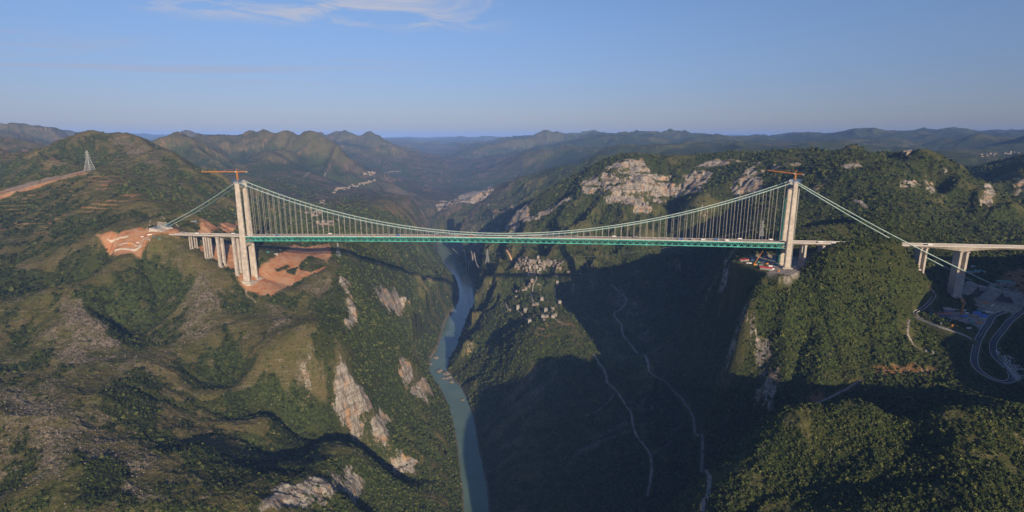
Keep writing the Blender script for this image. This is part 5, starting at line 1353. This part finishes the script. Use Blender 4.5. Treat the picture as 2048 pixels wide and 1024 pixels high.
spots = [(600,0),(655,0),(770,0),(783,0),(797,0),(1020,0),(1213,0),(1228,1),(1271,0),(1335,1),(1432,0),(1452,1),(1474,0),(1482,1),(530,0),(545,1),(556,0),(505,1),(690,0),(870,0),(1150,0),(1310,0),(1360,1),(1405,0),(1520,1),(1545,0)]
for i, (px, k) in enumerate(spots):
    kind = 'truck' if (i * 7) % 3 else 'car'; col = ('white', 'white', 'grey', 'white', 'blue', 'white')[i % 6]
    vehicle(kind, col, s_at(px, 12), lane[(i * 5) % 6], f'{col} {kind} on the dark deck between the two bridge towers', f'{col} {kind}s on the bridge deck')
for i, px in enumerate((352,360,372,392,405,425,445,460)):
    kind = 'truck' if i % 2 else 'car'; col = ('white', 'orange', 'grey', 'white')[i % 4]; vehicle(kind, col, s_at(px, 12), lane[(i * 5) % 6], f'{col} {kind} parked on the left approach viaduct', f'{col} {kind}s on the left approach viaduct')
for i, px in enumerate((1612,1640,1652,1664,1676)): vehicle('truck' if i % 2 else 'car', 'white', s_at(px, 12), lane[(i * 2) % 6], f"white {'truck' if i % 2 else 'car'} on the short viaduct right of the right tower", f"white {'truck' if i % 2 else 'car'}s on the short right viaduct")
vehicle('truck', 'white', s_at(1858, 12), 9, 'white truck alone on the tall frame viaduct at the right')

# boulders standing out of the river
for i, (px, py, r) in enumerate(((872,716,9),(880,742,10),(892,748,12),(898,756,9),(903,764,8),(887,757,7),(862,728,7),(925,800,5))):
    p = at_z(px, py, 0); bm = bmesh.new(); bmesh.ops.create_icosphere(bm, subdivisions=3, radius=1)
    for v in bm.verts:
        k = 1 + .35 * float(vnoise(np.array([v.co.x * 1.7 + i * 9]), np.array([v.co.y * 1.7 + v.co.z * 1.3]))[0]) + .15 * float(vnoise(np.array([v.co.x * 5 + i]), np.array([v.co.y * 5 + v.co.z * 4]))[0])
        v.co = Vector((v.co.x * r * 1.4 * k, v.co.y * r * k, v.co.z * r * .55 * k))
    me = bpy.data.meshes.new('boulder'); bm.to_mesh(me); bm.free(); me.materials.append(M['stone']); o = bpy.data.objects.new('boulder', me); C.objects.link(o); o.location = (p[0], p[1], .5); o.rotation_euler = (0, 0, i * 1.3)
    tag(o, 'grey boulder standing out of the water at the river bend', 'boulder', 'boulders at the river bend')
# ------------------------------------------------------------------ single trees in the foreground
def tree_kind(nm, r, seed):
    e = bpy.data.objects.new('broadleaf_tree', None)
    me = leaf_cluster('crown', 150, .22, 1.0, seed, M['leaf']); me.transform(Matrix.Diagonal((r, r, r * 1.05, 1))); me.transform(Matrix.Translation((0, 0, r * .7)))
    o = bpy.data.objects.new('crown', me); C.objects.link(o); o.parent = e
    mb = MB(); mb.bar((0, 0, -1), (.1, .05, r * .9), r * .13); mb.bar((.05, 0, r * .5), (r * .4, r * .1, r * 1.1), r * .07); mb.bar((.05, 0, r * .5), (-r * .3, -r * .25, r * 1.1), r * .07); mb.build('trunk', M['bark'], e)
    return e
TK = [tree_kind('a', 3.2, 5), tree_kind('b', 3.8, 6), tree_kind('c', 2.7, 7)]; tu = set()
tw_ = np.where((RR < 1150) & (RR > 560) & (np.abs(AZ) < .80) & (RD > 20), wood * (wood > .5), 0) * (1 - np.clip(cliff, 0, 1))
cdf = np.cumsum(tw_.ravel().astype(np.float64)); pk = np.unique(np.searchsorted(cdf, nrng.random(270) * cdf[-1]))
for i in pk:
    x, y, z = X.ravel()[i], Y.ravel()[i], H.ravel()[i]; k = rng.randrange(3); left_ = x < 0
    lab = 'round green broadleaf tree on the near left slope' if left_ else ('round green broadleaf tree on the near right hill' if x > 250 else 'round green broadleaf tree deep in the near gorge'); grp = lab.replace('round green broadleaf tree', 'broadleaf trees')
    if k in tu: t = copy_tree(TK[k], (x, y, z), rng.uniform(0, 6.28), (rng.uniform(.55, 1.0),) * 3)
    else: tu.add(k); t = TK[k]; C.objects.link(t); t.location = (x, y, z)
    tag(t, lab, 'tree', grp)

# ------------------------------------------------------------------ the air
def box_mesh(name, lo, hi):
    me = bpy.data.meshes.new(name)
    v = [(x, y, z) for z in (lo[2], hi[2]) for y in (lo[1], hi[1]) for x in (lo[0], hi[0])]
    me.from_pydata(v, [], [(0, 2, 3, 1), (4, 5, 7, 6), (0, 1, 5, 4), (2, 6, 7, 3), (0, 4, 6, 2), (1, 3, 7, 5)]); me.update()
    return me
hz_me = box_mesh('haze', (-47000, -47000, float(H.min()) - 1), (47000, 47000, max(CAM_Z, float(H.max())) + 40))
m_hz = bpy.data.materials.new('haze'); m_hz.use_nodes = True
n, l = m_hz.node_tree.nodes, m_hz.node_tree.links
n.remove(n['Principled BSDF'])
pv = n.new('ShaderNodeVolumePrincipled'); pv.inputs['Color'].default_value = (0.22, 0.42, 0.96, 1); pv.inputs['Density'].default_value = 3.4e-5; pv.inputs['Anisotropy'].default_value = -0.28
l.new(pv.outputs[0], n['Material Output'].inputs['Volume'])
hz_me.materials.append(m_hz)
haze = bpy.data.objects.new('haze', hz_me); C.objects.link(haze); haze['kind'] = 'stuff'
